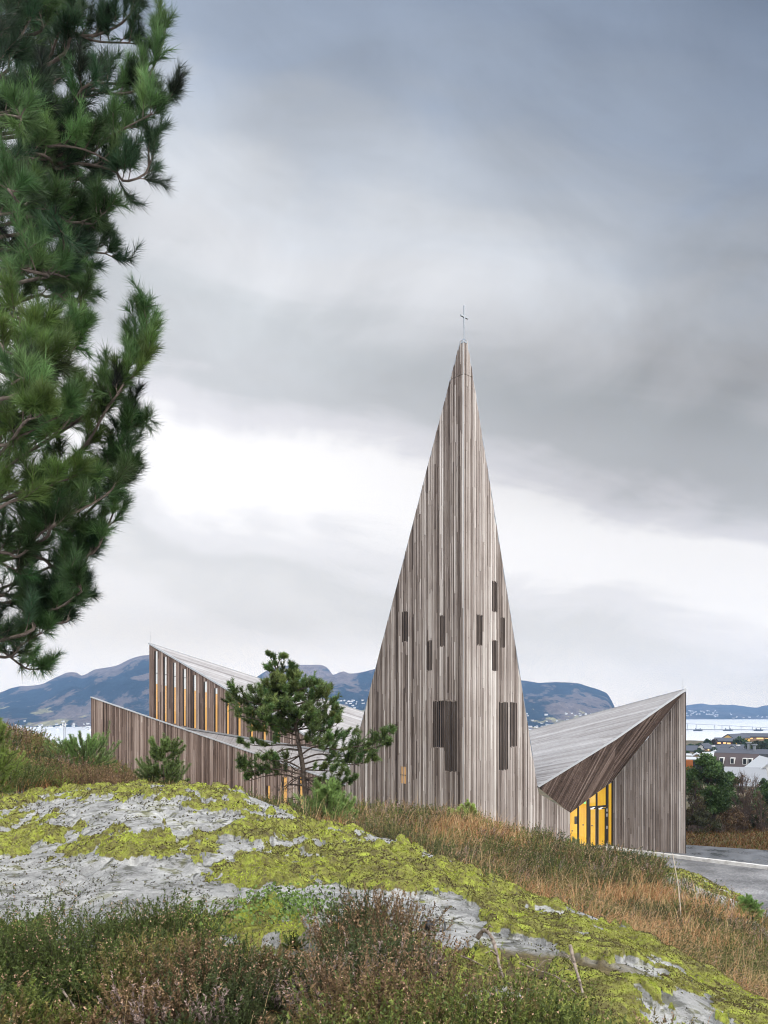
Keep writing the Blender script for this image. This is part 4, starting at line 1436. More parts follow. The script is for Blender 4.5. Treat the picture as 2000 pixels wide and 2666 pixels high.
ct = empty('container', pt(1800, 1998, 172) + Vector((0, 1.2, 0)))
tag(ct, 'orange and dark shipping container beside the church wall', 'container')
cz = ct.location
mb = MB(); mb.box((cz.x - .55, cz.y, cz.z - 1.2), 1.9, 2.4, 2.8, base=True)
for k in range(8): mb.box((cz.x - 1.4 + .24 * k, cz.y - 1.22, cz.z - 1.1), .1, .06, 2.6, base=True)
mb.build('body', P_orange, ct)
mb = MB(); mb.box((cz.x + 1.35, cz.y, cz.z - 1.2), 1.7, 2.35, 2.75, base=True)
for k in range(2): mb.box((cz.x + .95 + .7 * k, cz.y - 1.2, cz.z - 1.1), .06, .06, 2.6, base=True)
mb.build('door', P_black, ct)

for (px, r0, r1, Y, lab) in ((1857, 1943, 1966, 250, 'street lamp on a slim pole beside the brown house'), (1922, 1941, 1966, 240, 'street lamp on a pole in front of the dormer house')):
    a, b_ = pt(px, r1, Y), pt(px, r0, Y)
    o = tag(empty('street_lamp', a), lab, 'street lamp')
    mb = MB(); mb.tube([a - Vector((0, 0, 4)), b_], [.13, .09], 6); mb.build('pole', M_steel, o)
    mb = MB(); mb.box(b_ + Vector((0, -.2, .1)), 1.0, .5, .22); mb.build('lamp_head', M_white, o)
for k, (px, row, Y, lab) in enumerate(((1819, 1957, 300, 'glowing garden lamp below the cream gable'), (1845, 1954, 305, 'glowing lamp by the brown house'), (1973, 1936, 380, 'glowing lamp among the dark trees'))):
    a = pt(px, row, Y)
    o = tag(empty('lamp_post', Vector((a.x, a.y, a.z - 2.5))), lab, 'lamp')
    mb = MB(); mb.tube([Vector((a.x, a.y, a.z - 6)), a], .07, 5); mb.build('post', M_steel, o)
    mb = MB(); mb.tube([a, a + Vector((0, 0, .3)), a + Vector((0, 0, .6))], [.1, .36, .1], 8); mb.build('globe', M_litpane, o)

# ------------------------------------------------------------------ antenna mast on the left
ms = empty('antenna_mast', pt(168, 1960, 200))
tag(ms, 'thin lattice antenna mast with white panels over the water at left', 'mast')
bx = pt(168, 1960, 200)
zt = (HY - 1882) / F * 200
mb = MB()
for dx in (-.22, .22):
    for dy in (-.2, .2):
        mb.beam((bx.x + dx, bx.y + dy, land_z(168, 200) - 1), (bx.x + dx, bx.y + dy, zt - .3), .05, .05)
z = -20.0; k = 0
while z < zt - .8:
    mb.beam((bx.x - .22, bx.y - .2, z), (bx.x + .22, bx.y - .2, z + .5), .03, .03)
    mb.beam((bx.x + .22, bx.y - .2, z + .5), (bx.x - .22, bx.y - .2, z + 1.0), .03, .03)
    z += 1.0
mb.build('lattice', M_steel, ms)
for dx in (-.3, .3):
    mb = MB(); mb.box((bx.x + dx, bx.y - .3, zt - 1.1), .16, .12, 1.1, base=True); mb.build('antenna_panel', M_white, ms)
# ================================================================== plants
NR = np.random.default_rng(12)


def unit(a):
    return a / np.maximum(np.linalg.norm(a, axis=-1, keepdims=True), 1e-9)


def needles(P0, P1, n, length, width, ang=(25, 60), cols=None, spread=.2, up=0.0):
    """n thin needles along every shoot P0->P1; returns triangle vertices and colours"""
    P0, P1 = np.asarray(P0, float), np.asarray(P1, float)
    N = len(P0)
    d = unit(P1 - P0)
    t = NR.random((N, n)) ** .8
    base = P0[:, None] + (P1 - P0)[:, None] * t[..., None]
    r = unit(np.cross(d[:, None], unit(NR.normal(size=(N, n, 3)))))
    th = np.radians(NR.uniform(ang[0], ang[1], (N, n)))[..., None]
    dr = d[:, None] * np.cos(th) + r * np.sin(th)
    dr[..., 2] += up
    dr = unit(dr)
    L = length * NR.uniform(.75, 1.15, (N, n, 1))
    wv = unit(np.cross(dr, NR.normal(size=(N, n, 3)))) * width / 2
    tip = base + dr * L
    V = np.stack([base - wv, base + wv, tip], 2).reshape(-1, 3)
    c = cols[:, None] * (1 + spread * NR.normal(size=(N, n, 1)))
    c = np.repeat(np.clip(c, 0.004, 1).reshape(-1, 3), 3, 0)
    return V, c


def spline(pts, n):
    p = np.array([tuple(q) for q in pts], float)
    p = np.vstack([2 * p[0] - p[1], p, 2 * p[-1] - p[-2]])
    out = []
    m = len(p) - 3
    for u in np.linspace(0, m, n):
        i = min(int(u), m - 1); t = u - i
        a, b, c, d = p[i:i + 4]
        out.append(.5 * ((2 * b) + (c - a) * t + (2 * a - 5 * b + 4 * c - d) * t * t + (3 * b - a - 3 * c + d) * t ** 3))
    return np.array(out)


class Pine:
    def __init__(self): self.mb = MB(); self.s0, self.s1, self.sc = [], [], []

    def branch(self, pts, r0, r1, twig, every, start=.25, shoots=4, upw=.45, col=(.04, .075, .025), end=True, shoot=.5, var=.3, fwd=.8, side=.8):
        """a limb with side twigs, each carrying needled shoots"""
        ln = sum((Vector(tuple(b)) - Vector(tuple(a))).length for a, b in zip(pts[:-1], pts[1:]))
        n = max(5, int(ln / every))
        P = spline(pts, n)
        self.mb.tube([Vector(q) for q in P], list(np.linspace(r0, r1, n)), 6)
        for i in range(int(n * start), n):
            f = i / (n - 1)
            tg = unit(P[min(i + 1, n - 1)] - P[max(i - 1, 0)])
            for rep in range(1 if f < .97 else 3):
                v = NR.normal(size=3); v -= tg * v.dot(tg); v = unit(v)
                d = unit(tg * fwd + v * side * NR.uniform(.6, 1.2) + np.array([0, 0, upw]))
                L = twig * NR.uniform(.6, 1.2) * (1.1 - .5 * f)
                self.twig(P[i], d, L, shoots, r1, col, shoot, var)

    def twig(self, p, d, L, shoots, r, col, shoot, var):
        q = [np.asarray(p, float)]
        k = 4
        for j in range(k):
            d = unit(d + np.array([0, 0, .16]) + NR.normal(size=3) * .10)
            q.append(q[-1] + d * L / k)
        self.mb.tube([Vector(x) for x in q], [r * .8] * k + [r * .4], 4, cap=False)
        c = np.clip(np.array(col) * (1 + var * NR.normal()) * np.array([1 + .09 * NR.normal(), 1, 1]), .006, 1)
        for j in range(1, k):
            self.s0.append(q[j]); self.s1.append(q[j + 1]); self.sc.append(c)
        for j in range(shoots):
            i = NR.integers(1, k + 1)
            e = unit(unit(q[i] - q[i - 1]) + NR.normal(size=3) * .65 + np.array([0, 0, .35]))
            a = q[i]; b = a + e * L * shoot * NR.uniform(.6, 1.2)
            self.mb.tube([Vector(a), Vector(b)], [r * .5, r * .3], 3, cap=False)
            self.s0.append(a); self.s1.append(b); self.sc.append(c * (1 + .15 * NR.normal()))

    def build(self, root, n, length, width, ang=(20, 55), bark=None):
        self.mb.build('trunk', bark or M_bark, root, smooth=True)
        V, c = needles(self.s0, self.s1, n, length, width, ang, np.clip(np.array(self.sc), .004, 1))
        tri_mesh('crown', V, np.arange(len(V)).reshape(-1, 3), M_needle, root, col=c)


# ------------------------------------------------------------------ the big pine reaching in from the left
pine = empty('pine_tree', (-3.6, 4.2, -1.5))
tag(pine, 'large dark pine whose branches hang in from the left, close by', 'tree')
P = Pine()
P.mb.tube([Vector((-3.6, 4.2, -1.9)), Vector((-3.55, 4.2, 0)), Vector((-3.5, 4.25, 3)), Vector((-3.4, 4.3, 6))], [.24, .2, .17, .11], 10)
G1, G2, G3 = (.021, .045, .020), (.038, .076, .023), (.072, .120, .028)
limbs = [  # photograph columns and rows along each limb with its distance
    ([(-500, 60, 4.3), (0, 60, 4.2), (140, 20, 4.1), (250, -60, 4.1)], G1),
    ([(-500, 250, 4.3), (60, 190, 4.2), (200, 110, 4.1), (330, 60, 4.0), (420, -10, 4.0)], G1),
    ([(-500, 420, 4.3), (60, 350, 4.2), (150, 330, 4.1), (250, 230, 4.0), (340, 230, 4.0), (430, 190, 4.0), (455, 80, 4.0)], G1),
    ([(-500, 430, 4.2), (60, 352, 4.1), (150, 348, 4.1), (250, 340, 4.0), (380, 320, 4.0), (465, 255, 3.95)], G1),
    ([(-500, 560, 4.2), (60, 470, 4.1), (200, 400, 4.0), (310, 410, 4.0), (380, 465, 3.9), (440, 400, 3.9)], G1),
    ([(-500, 520, 4.5), (-60, 470, 4.4), (80, 430, 4.4), (170, 400, 4.4)], G1),
    ([(-500, 700, 4.0), (40, 590, 3.9), (180, 560, 3.8), (280, 600, 3.8), (340, 570, 3.8)], G2),
    ([(-500, 760, 4.1), (40, 700, 4.0), (180, 660, 4.0), (270, 690, 4.0), (345, 640, 3.9)], G1),
    ([(-500, 860, 4.0), (20, 780, 3.9), (150, 770, 3.9), (230, 800, 3.9), (285, 760, 3.9)], G2),
    ([(-500, 960, 3.8), (0, 860, 3.7), (110, 860, 3.7), (190, 890, 3.7), (245, 850, 3.7)], G3),
    ([(-500, 300, 4.0), (-60, 200, 3.9), (40, 130, 3.9), (90, 60, 3.9)], G1),
    ([(-500, 640, 3.8), (-80, 560, 3.7), (20, 560, 3.7), (110, 520, 3.7)], G2),
    ([(-500, 160, 4.6), (0, 130, 4.5), (110, 90, 4.5), (190, 30, 4.5)], G1),
    ([(-500, 360, 4.6), (-40, 280, 4.5), (60, 270, 4.5), (150, 190, 4.5), (230, 150, 4.5)], G1),
    ([(-500, 600, 4.6), (0, 520, 4.5), (120, 490, 4.5), (220, 500, 4.5), (290, 480, 4.5)], G1),
    ([(-500, 800, 4.5), (0, 640, 4.4), (110, 620, 4.4), (210, 640, 4.4), (270, 590, 4.4)], G1),
    ([(-500, 900, 4.5), (0, 740, 4.4), (90, 730, 4.4), (180, 720, 4.4)], G2),
    ([(-500, 420, 3.9), (-60, 330, 3.8), (30, 300, 3.8), (90, 240, 3.8)], G1),
    ([(-500, 1500, 4.4), (0, 1240, 4.2), (170, 1130, 4.0), (290, 1010, 3.9), (370, 920, 3.9), (405, 830, 3.9)], G2),
    ([(-500, 1520, 4.3), (0, 1300, 4.1), (180, 1190, 3.9), (310, 1080, 3.8), (400, 950, 3.8)], G3),
    ([(-500, 1560, 4.3), (20, 1330, 4.0), (190, 1270, 3.9), (300, 1200, 3.9), (370, 1090, 3.9)], G2),
    ([(-500, 1600, 4.2), (20, 1400, 4.0), (180, 1370, 3.9), (290, 1310, 3.9), (350, 1215, 3.9)], G2),
    ([(-500, 1660, 4.2), (20, 1470, 4.0), (150, 1470, 4.0), (250, 1420, 3.9), (320, 1340, 3.9)], G1),
    ([(-500, 1700, 4.2), (0, 1560, 4.0), (120, 1550, 4.0), (210, 1500, 3.9), (255, 1440, 3.9)], G2),
    ([(-500, 1750, 4.1), (-20, 1640, 4.0), (80, 1640, 4.0), (170, 1590, 3.9), (215, 1530, 3.9)], G1),
    ([(-500, 1800, 4.1), (-60, 1710, 4.0), (30, 1700, 4.0), (110, 1650, 3.9)], G1),
    ([(-500, 1080, 3.7), (-60, 960, 3.5), (40, 960, 3.4), (110, 900, 3.4)], G3),
    ([(-500, 1180, 3.7), (-60, 1060, 3.4), (50, 1050, 3.3), (130, 990, 3.3)], G3),
    ([(-500, 1280, 3.7), (-60, 1180, 3.4), (60, 1160, 3.3), (170, 1090, 3.3)], G3),
    ([(-500, 1400, 3.9), (-40, 1330, 3.7), (90, 1290, 3.6), (190, 1250, 3.6)], G3),
    ([(-500, 1480, 3.9), (-60, 1440, 3.7), (60, 1430, 3.7), (140, 1380, 3.6)], G2),
]
def pull(q, k):
    return (q[0] * k if q[0] > 0 else q[0], q[1], q[2])


for pts, c in limbs:
    k = .76 if 540 <= pts[-1][1] <= 860 and pts[-1][0] < 360 else (.93 if pts[-1][1] < 300 else .90 if pts[-1][1] < 500 else .95)
    for rep in range(2):
        j = 0 if rep == 0 else 1
        w = [pt(*pull((x + j * NR.normal() * 38, y + j * NR.normal() * 42 + NR.normal() * 12, Y + j * NR.normal() * .22), k)) for x, y, Y in pts]
        w = [Vector(x) + Vector(tuple(NR.normal(size=3) * .014)) for x in spline(w, 9)]
        cut = len(w) if j == 0 else NR.integers(6, 9)
        P.branch(w[:cut], .011, .004, .18, .095, start=.22 if pts[0][1] < 1600 else .12, shoots=4, upw=.5, col=c if NR.random() < .7 else (.065, .125, .04), shoot=.55, var=.35)
P.build(pine, 54, .072, .0025, (15, 55))

# ------------------------------------------------------------------ the pine in front of the church
Yp = 17.0
b0 = ground_at(793, Yp)
pine2 = empty('pine_tree', b0)
tag(pine2, 'windblown pine with an open crown standing before the church', 'tree')
P = Pine()
def q4p(x, y, dy=0.0): return pt(560 + x / 3.318, 1680 + y / 3.318, Yp + dy)
trunk = [b0 - Vector((0, 0, .25))] + [q4p(*a) for a in ((785, 1400), (772, 1200), (755, 1030), (728, 880), (700, 720), (672, 560), (640, 430), (570, 300), (520, 180))]
tp = spline(trunk, 34)
P.mb.tube([Vector(x) for x in tp], list(np.linspace(.078, .014, 34)), 8)
def on_trunk(row):
    i = int(np.argmin(np.abs((HY - tp[:, 2] / tp[:, 1] * F) - (1680 + row / 3.318))))
    return Vector(tp[i])
GM = (.105, .155, .050)
for (r, mids, dy, tw) in [
    (560, [(480, 520), (330, 500), (180, 430)], -.3, .34), (640, [(480, 610), (320, 560), (140, 500)], .1, .34), (720, [(520, 690), (360, 640), (230, 610)], -.5, .30),
    (600, [(560, 500), (450, 460), (350, 430)], .4, .30), (800, [(600, 740), (480, 690), (330, 670)], .5, .28), (870, [(560, 860), (400, 870), (230, 850)], -.2, .16),
    (1110, [(600, 1080), (430, 1070), (290, 1090), (240, 1060)], -.3, .30), (1160, [(600, 1120), (440, 1130), (300, 1170)], .3, .26), (1060, [(640, 1010), (540, 1000), (450, 990)], -.6, .24),
    (480, [(740, 430), (830, 420), (900, 400)], .3, .34), (520, [(760, 500), (860, 480), (960, 470)], -.4, .34), (580, [(760, 560), (880, 560), (990, 520)], .2, .32), (650, [(800, 640), (920, 680), (1040, 610)], .5, .30),
    (720, [(800, 720), (920, 740), (1050, 690)], -.3, .32), (820, [(860, 800), (1000, 830), (1170, 780)], .3, .32), (930, [(860, 880), (1050, 900), (1250, 870), (1400, 830), (1500, 770)], -.3, .34),
    (980, [(900, 940), (1100, 960), (1300, 900), (1470, 860)], .3, .32), (1080, [(900, 1040), (1060, 1030), (1220, 1030), (1350, 1000)], -.1, .30), (1010, [(900, 990), (1050, 1000), (1200, 960), (1330, 950)], .6, .28),
    (420, [(560, 400), (500, 380), (450, 360)], -.3, .28), (380, [(640, 330), (680, 300), (690, 270)], .2, .26), (330, [(560, 260), (600, 230), (640, 220)], 0, .22),
    (260, [(520, 190), (490, 130), (470, 95)], .1, .14), (230, [(540, 170), (560, 130), (590, 110)], -.1, .14), (440, [(700, 400), (770, 370), (850, 345)], -.5, .28), (300, [(510, 250), (480, 240), (465, 220)], 0, .2),
    (1090, [(880, 1080), (1010, 1090), (1110, 1120)], -.6, .2), (1250, [(900, 1200), (1060, 1200), (1190, 1180)], -.5, .18),
    (700, [(700, 640), (760, 600), (820, 580)], -.8, .28), (760, [(700, 720), (760, 700), (840, 690)], .8, .28), (860, [(800, 860), (900, 870), (980, 830)], -.8, .26), (600, [(620, 540), (560, 560), (470, 560)], -.8, .28)]:
    a = on_trunk(r)
    pp = [a] + [q4p(x, y, dy * (k + 1) / len(mids)) for k, (x, y) in enumerate(mids)]
    P.branch(pp, .020, .006, tw * 1.05, .085, start=.30, shoots=6, upw=.5, col=GM, shoot=.55, var=.28)
for r in range(300, 830, 15):
    for k in range(1):
        a = on_trunk(r)
        az = NR.uniform(0, 6.283)
        L = (.18 + .85 * sstep(r, 280, 560)) * NR.uniform(.45, 1.0)
        dv = Vector((math.cos(az), math.sin(az) * .8, NR.uniform(.05, .45)))
        P.branch([a, a + dv * L * .5 + Vector((0, 0, -.03)), a + dv * L], .011, .005, .24, .10, start=.25, shoots=5, upw=.45, col=GM if NR.random() < .6 else (.15, .19, .06), shoot=.6, var=.35)
for (r, mids) in [(1300, [(640, 1330), (560, 1400)]), (1380, [(680, 1390), (600, 1420)]), (1200, [(620, 1200), (560, 1260), (520, 1230)]), (1150, [(860, 1150), (930, 1200)]), (1130, [(640, 1180), (600, 1260)]),
                  (900, [(600, 900), (480, 960), (380, 890)]), (960, [(600, 1000), (500, 930)]), (1240, [(860, 1260), (900, 1320)]), (1100, [(820, 1180), (880, 1210), (900, 1290)]), (1050, [(690, 1100), (620, 1060), (560, 1110)])]:
    a = on_trunk(r)
    for k in range(2):
        pp = [a] + [q4p(x + NR.normal() * 14, y + NR.normal() * 14, .2 * NR.normal()) for (x, y) in mids]
        P.mb.tube([Vector(x) for x in spline(pp, 9)], list(np.linspace(.018, .004, 9)), 4)
        for m in range(3):
            o_ = Vector(spline(pp, 9)[3 + m * 2]); P.mb.tube([o_, o_ + Vector(tuple(NR.normal(size=3) * .1)), o_ + Vector(tuple(NR.normal(size=3) * .22))], [.007, .005, .003], 3)
P.build(pine2, 34, .09, .0095, (18, 60))


# ------------------------------------------------------------------ young pines
def sapling(px, Y, h, spread, label, col, whorls=5, per=5, base=None, n=60, nl=.06, nw=.006, rise=.75, lean=0.0):
    b0 = base or ground_at(px, Y)
    o = tag(empty('pine_sapling', b0), label, 'young pine', 'young pines among the heather')
    P = Pine()
    top = b0 + Vector((lean * h, 0, h))
    st = spline([b0 - Vector((0, 0, .1)), b0 + Vector((lean * .2 * h, 0, h * .4)), top], 10)
    P.mb.tube([Vector(x) for x in st], list(np.linspace(.012 + .012 * h, .006, 10)), 6)
    def run(a, b_, c):
        k = 4
        q = spline([a, (np.asarray(a) + np.asarray(b_)) / 2 + np.array([0, 0, -.04 * h]), b_], k + 1)
        P.mb.tube([Vector(x) for x in q], [.008] * k + [.005], 4, cap=False)
        for i in range(k):
            P.s0.append(q[i]); P.s1.append(q[i + 1]); P.sc.append(c)
    cc = lambda: np.clip(np.array(col) * 2.0 * (1 + .2 * NR.normal()), .006, 1)
    for i in range(5):
        P.s0.append(st[4 + i]); P.s1.append(st[5 + i]); P.sc.append(cc())
    for w_ in range(whorls):
        f = .10 + .80 * w_ / whorls
        p = np.array(st[min(9, int(f * 9.9))])
        az = NR.uniform(0, 6.28)
        for k in range(per):
            a_ = az + 6.283 * k / per + NR.normal() * .25
            L = spread * (1.08 - f) * NR.uniform(.75, 1.15) + .08 * h
            e = p + np.array([math.cos(a_) * L, math.sin(a_) * L, L * rise * NR.uniform(.8, 1.3)])
            c = cc(); run(p, e, c)
            d = e - p
            for s_ in range(3):
                o2 = p + d * NR.uniform(.35, .8)
                dd = unit(d) * L * .4 + NR.normal(size=3) * L * .22 + np.array([0, 0, L * .2])
                run(o2, o2 + dd, c)
    P.build(o, int(n * 1.9), nl * 1.15, nw, (25, 65))
    return o


sapling(426, 15.5, 1.30, .42, 'slender young pine with whorled branches against the low brown wall', (.062, .088, .028), whorls=6, per=6, n=60)
sapling(852, 15.6, 1.05, .52, 'bushy light green young pine at the foot of the open crowned pine', (.10, .15, .045), whorls=6, per=6, n=52, nl=.075)
sapling(215, 18.5, .85, .85, 'broad young pine at the left end of the low wall', (.085, .135, .04), whorls=5, per=7, n=46)
sapling(-25, 13.2, 1.35, .42, 'yellow green young pine cut by the left edge of the photo', (.085, .115, .026), whorls=6, per=5, n=50)
sapling(1218, 24.5, .75, .3, 'small bright pine top rising from the grass before the steeple corner', (.17, .22, .06), whorls=4, per=5, n=40, nw=.009)
sapling(1180, 23, .45, .25, 'tiny bright pine seedling just left of the small pine top', (.16, .20, .06), whorls=3, per=5, n=40, nw=.009)
sapling(1945, 19.5, .62, .3, 'green pine seedling on the slope beside the gravel path', (.09, .15, .04), whorls=4, per=6, n=44)
sapling(1492, 25, .62, .32, 'grey green pine seedling in front of the yellow entrance', (.12, .15, .07), whorls=4, per=5, n=40, nw=.009)


# ------------------------------------------------------------------ broad tree builder for the background
def leaf_clump(C, Rr, n, size, cols):
    """n small leaf triangles in a ball of radius Rr about every centre C"""
    N = len(C)
    d = unit(NR.normal(size=(N, n, 3))) * (NR.random((N, n, 1)) ** .45) * Rr[:, None, None] * np.array([1, 1, .7])
    p = C[:, None] + d
    a = unit(NR.normal(size=(N, n, 3)) + np.array([0, 0, .6])); b_ = unit(np.cross(a, NR.normal(size=(N, n, 3))))
    s = size * NR.uniform(.6, 1.3, (N, n, 1))
    V = np.stack([p - b_ * s * .35, p + b_ * s * .35, p + a * s], 2).reshape(-1, 3)
    c = np.clip(cols[:, None] * (1 + .22 * NR.normal(size=(N, n, 1))), .005, 1)
    return V, np.repeat(c.reshape(-1, 3), 3, 0)


def tree(name, label, px, base_row, top_row, Y, wpx, col, clumps=60, n=60, size=.16, trunk_f=.3, group=None, bare=False, base_z=None, shape=1.0, cat='tree'):
    b0 = pt(px, base_row, Y)
    h = (base_row - top_row) / F * Y
    R_ = wpx / 2 / F * Y
    o = tag(empty(name, b0), label, cat, group)
    mb = MB()
    lean = NR.normal() * .04 * h
    C, Rr = [], []
    tr = [b0 - Vector((0, 0, 1.0)), b0 + Vector((lean * .3, 0, h * .4)), b0 + Vector((lean, 0, h * .92))]
    tq = spline(tr, 8)
    r0 = max(.03, h * .018)
    mb.tube([Vector(x) for x in tq], list(np.linspace(r0, r0 * .2, 8)), 6)
    for k in range(clumps):
        f = NR.uniform(trunk_f, 1.0)
        prof = (math.sin(math.pi * min(1, ((f - trunk_f) / (1 - trunk_f)) * .80 + .18)) ** .8) * shape
        a_ = NR.uniform(0, 6.283)
        rr = R_ * prof * NR.uniform(.25, 1.0) ** .7
        c = Vector((b0.x + lean * f + math.cos(a_) * rr, b0.y + math.sin(a_) * rr, b0.z + h * f * .97))
        C.append(tuple(c)); Rr.append(R_ * NR.uniform(.16, .34))
        i = int(min(7, max(1, (f - .12) * 7)))
        s_ = Vector(tq[i]); m_ = (s_ + c) / 2 + Vector((0, 0, -.04 * h))
        mb.tube([s_, m_, c], [r0 * .35, r0 * .2, r0 * .08], 4, cap=False)
        if bare:
            for t in range(10):
                e = c + Vector(tuple(NR.normal(size=3))) * R_ * .22 + Vector((0, 0, R_ * .25))
                g0 = m_.lerp(c, NR.uniform(.2, 1))
                mb.tube([g0, (g0 + e) / 2 + Vector(tuple(NR.normal(size=3) * .03 * R_)), e], [r0 * .1, r0 * .06, r0 * .03], 3, cap=False)
    mb.build('trunk', M_twig if bare else M_bark, o, smooth=False)
    C = np.array(C); Rr = np.array(Rr)
    cols = np.clip(np.array(col)[None] * (1 + .28 * NR.normal(size=(len(C), 1))), .005, 1)
    V, c = leaf_clump(C, Rr, n, size, cols)
    tri_mesh('crown', V, np.arange(len(V)).reshape(-1, 3), M_leaf, o, col=c)
    return o


M_twig, _, _ = newmat('bare_twigs', .9, (.10, .075, .065))
GD, GG, BR = (.042, .072, .026), (.060, .105, .034), (.12, .08, .05)
gb = 'trees and scrub behind the forecourt'
tree('pine_tree', 'round crowned dark green pine beside the end wall of the entrance wing', 1850, 2172, 1966, 60, 120, GG, 120, 110, .17, .28, gb)
tree('pine_tree', 'green pine cut by the right edge behind the forecourt', 2010, 2172, 2035, 60, 120, GG, 90, 100, .17, .2, gb)
tree('pine_tree', 'dark pine low behind the round crowned pine', 1900, 2165, 2010, 66, 90, GD, 70, 90, .17, .2, gb)
tree('birch_tree', 'bare reddish birch standing right of the round crowned pine', 1938, 2172, 2008, 58, 62, BR, 70, 10, .10, .2, gb, bare=True)
tree('birch_tree', 'bare birch with thin mauve twigs in front of the white roof', 1967, 2170, 2018, 62, 56, BR, 60, 6, .10, .2, gb, bare=True)
tree('birch_tree', 'bare birch with few brown leaves hugging the end wall', 1812, 2170, 2030, 59, 60, (.085, .08, .03), 60, 22, .11, .15, gb, bare=True)
tree('birch_tree', 'slim bare birch between the two green pines', 1985, 2172, 2060, 57, 50, BR, 50, 8, .10, .1, gb, bare=True)
tree('shrub', 'dark bramble shrub under the round crowned pine', 1830, 2178, 2110, 57, 90, (.04, .045, .02), 60, 60, .12, .05, gb, bare=True, cat='shrub')
tree('shrub', 'brown leafy shrub under the bare birches', 1915, 2178, 2105, 57, 80, (.085, .055, .03), 60, 40, .12, .05, gb, bare=True, cat='shrub')
tree('shrub', 'dark green shrub by the right edge behind the forecourt', 1990, 2180, 2110, 58, 80, (.035, .05, .022), 60, 60, .12, .05, gb, bare=True, cat='shrub')
tree('shrub', 'low bramble shrub against the end wall', 1795, 2176, 2105, 60, 50, (.05, .05, .022), 50, 60, .12, .05, gb, bare=True, cat='shrub')
tree('shrub', 'tawny thicket between the brown shrub and the dark green shrub', 1955, 2178, 2112, 58.5, 70, (.10, .065, .035), 60, 40, .12, .05, gb, bare=True, cat='shrub')
tg = 'trees in the town'
for (px, b_, t_, Y, w_, c_, lab) in [
    (1868, 2012, 1984, 150, 34, GD, 'dark bush at the left end of the mansard building'), (1893, 2062, 2022, 105, 40, GD, 'dark tree behind the round crowned pine'), (1800, 2040, 2002, 120, 40, (.07, .065, .03), 'olive scrub below the orange container'), (1990, 2062, 2028, 112, 34, GD, 'dark tree in front of the white gable'), (1790, 1975, 1958, 260, 20, GD, 'small dark tree by the little shed'),
    (1843, 1957, 1926, 380, 24, GD, 'round tree left of the dark red house'), (1861, 1952, 1924, 385, 20, (.07, .055, .04), 'brownish tree beside the dark red house'), (1824, 1954, 1936, 345, 24, GD, 'dark tree behind the cream gable'),
    (1925, 1950, 1920, 390, 36, GD, 'dark tree between the yellow house and the long building'), (1948, 1962, 1932, 330, 40, GD, 'broad dark tree below the long building'), (1975, 1962, 1930, 320, 44, (.04, .05, .022), 'olive tree behind the brown mansard building'),
    (1998, 1960, 1926, 330, 40, GD, 'dark tree at the right edge over the mansard building'), (1940, 1965, 1945, 300, 30, (.05, .05, .025), 'low olive tree right of the dormer house'), (1820, 1972, 1950, 270, 26, GD, 'dark garden tree below the cream gable'),
    (1836, 1985, 1958, 215, 14, GD, 'slim conifer left of the small garage'), (1800, 1950, 1940, 420, 26, GD, 'low dark tree at the shore by the church wall'), (1858, 1966, 1948, 300, 18, GD, 'dark bush in front of the brown house'),
    (1812, 1958, 1945, 360, 26, (.075, .05, .035), 'reddish bare tree near the shore'), (1960, 1985, 1962, 260, 30, (.05, .055, .025), 'olive bush behind the mansard roof'), (1835, 1975, 1960, 240, 22, (.12, .08, .035), 'tan leafed bush left of the garage')]:
    tree('town_tree', lab, px, b_, t_, Y, w_, c_, 36, 34, .0022 * Y, .12, tg)
# ------------------------------------------------------------------ heather, grass, moss
def scatter(n, px0, px1, Y0, Y1, prob):
    px = NR.uniform(px0, px1, n); ly = NR.uniform(math.log(Y0), math.log(Y1), n)
    k = NR.random(n) < prob(px, ly)
    px, ly = px[k], ly[k]
    Y = np.exp(ly)
    return np.stack([(px - CX) / F * Y, Y, ground(px, ly)], -1), px, ly


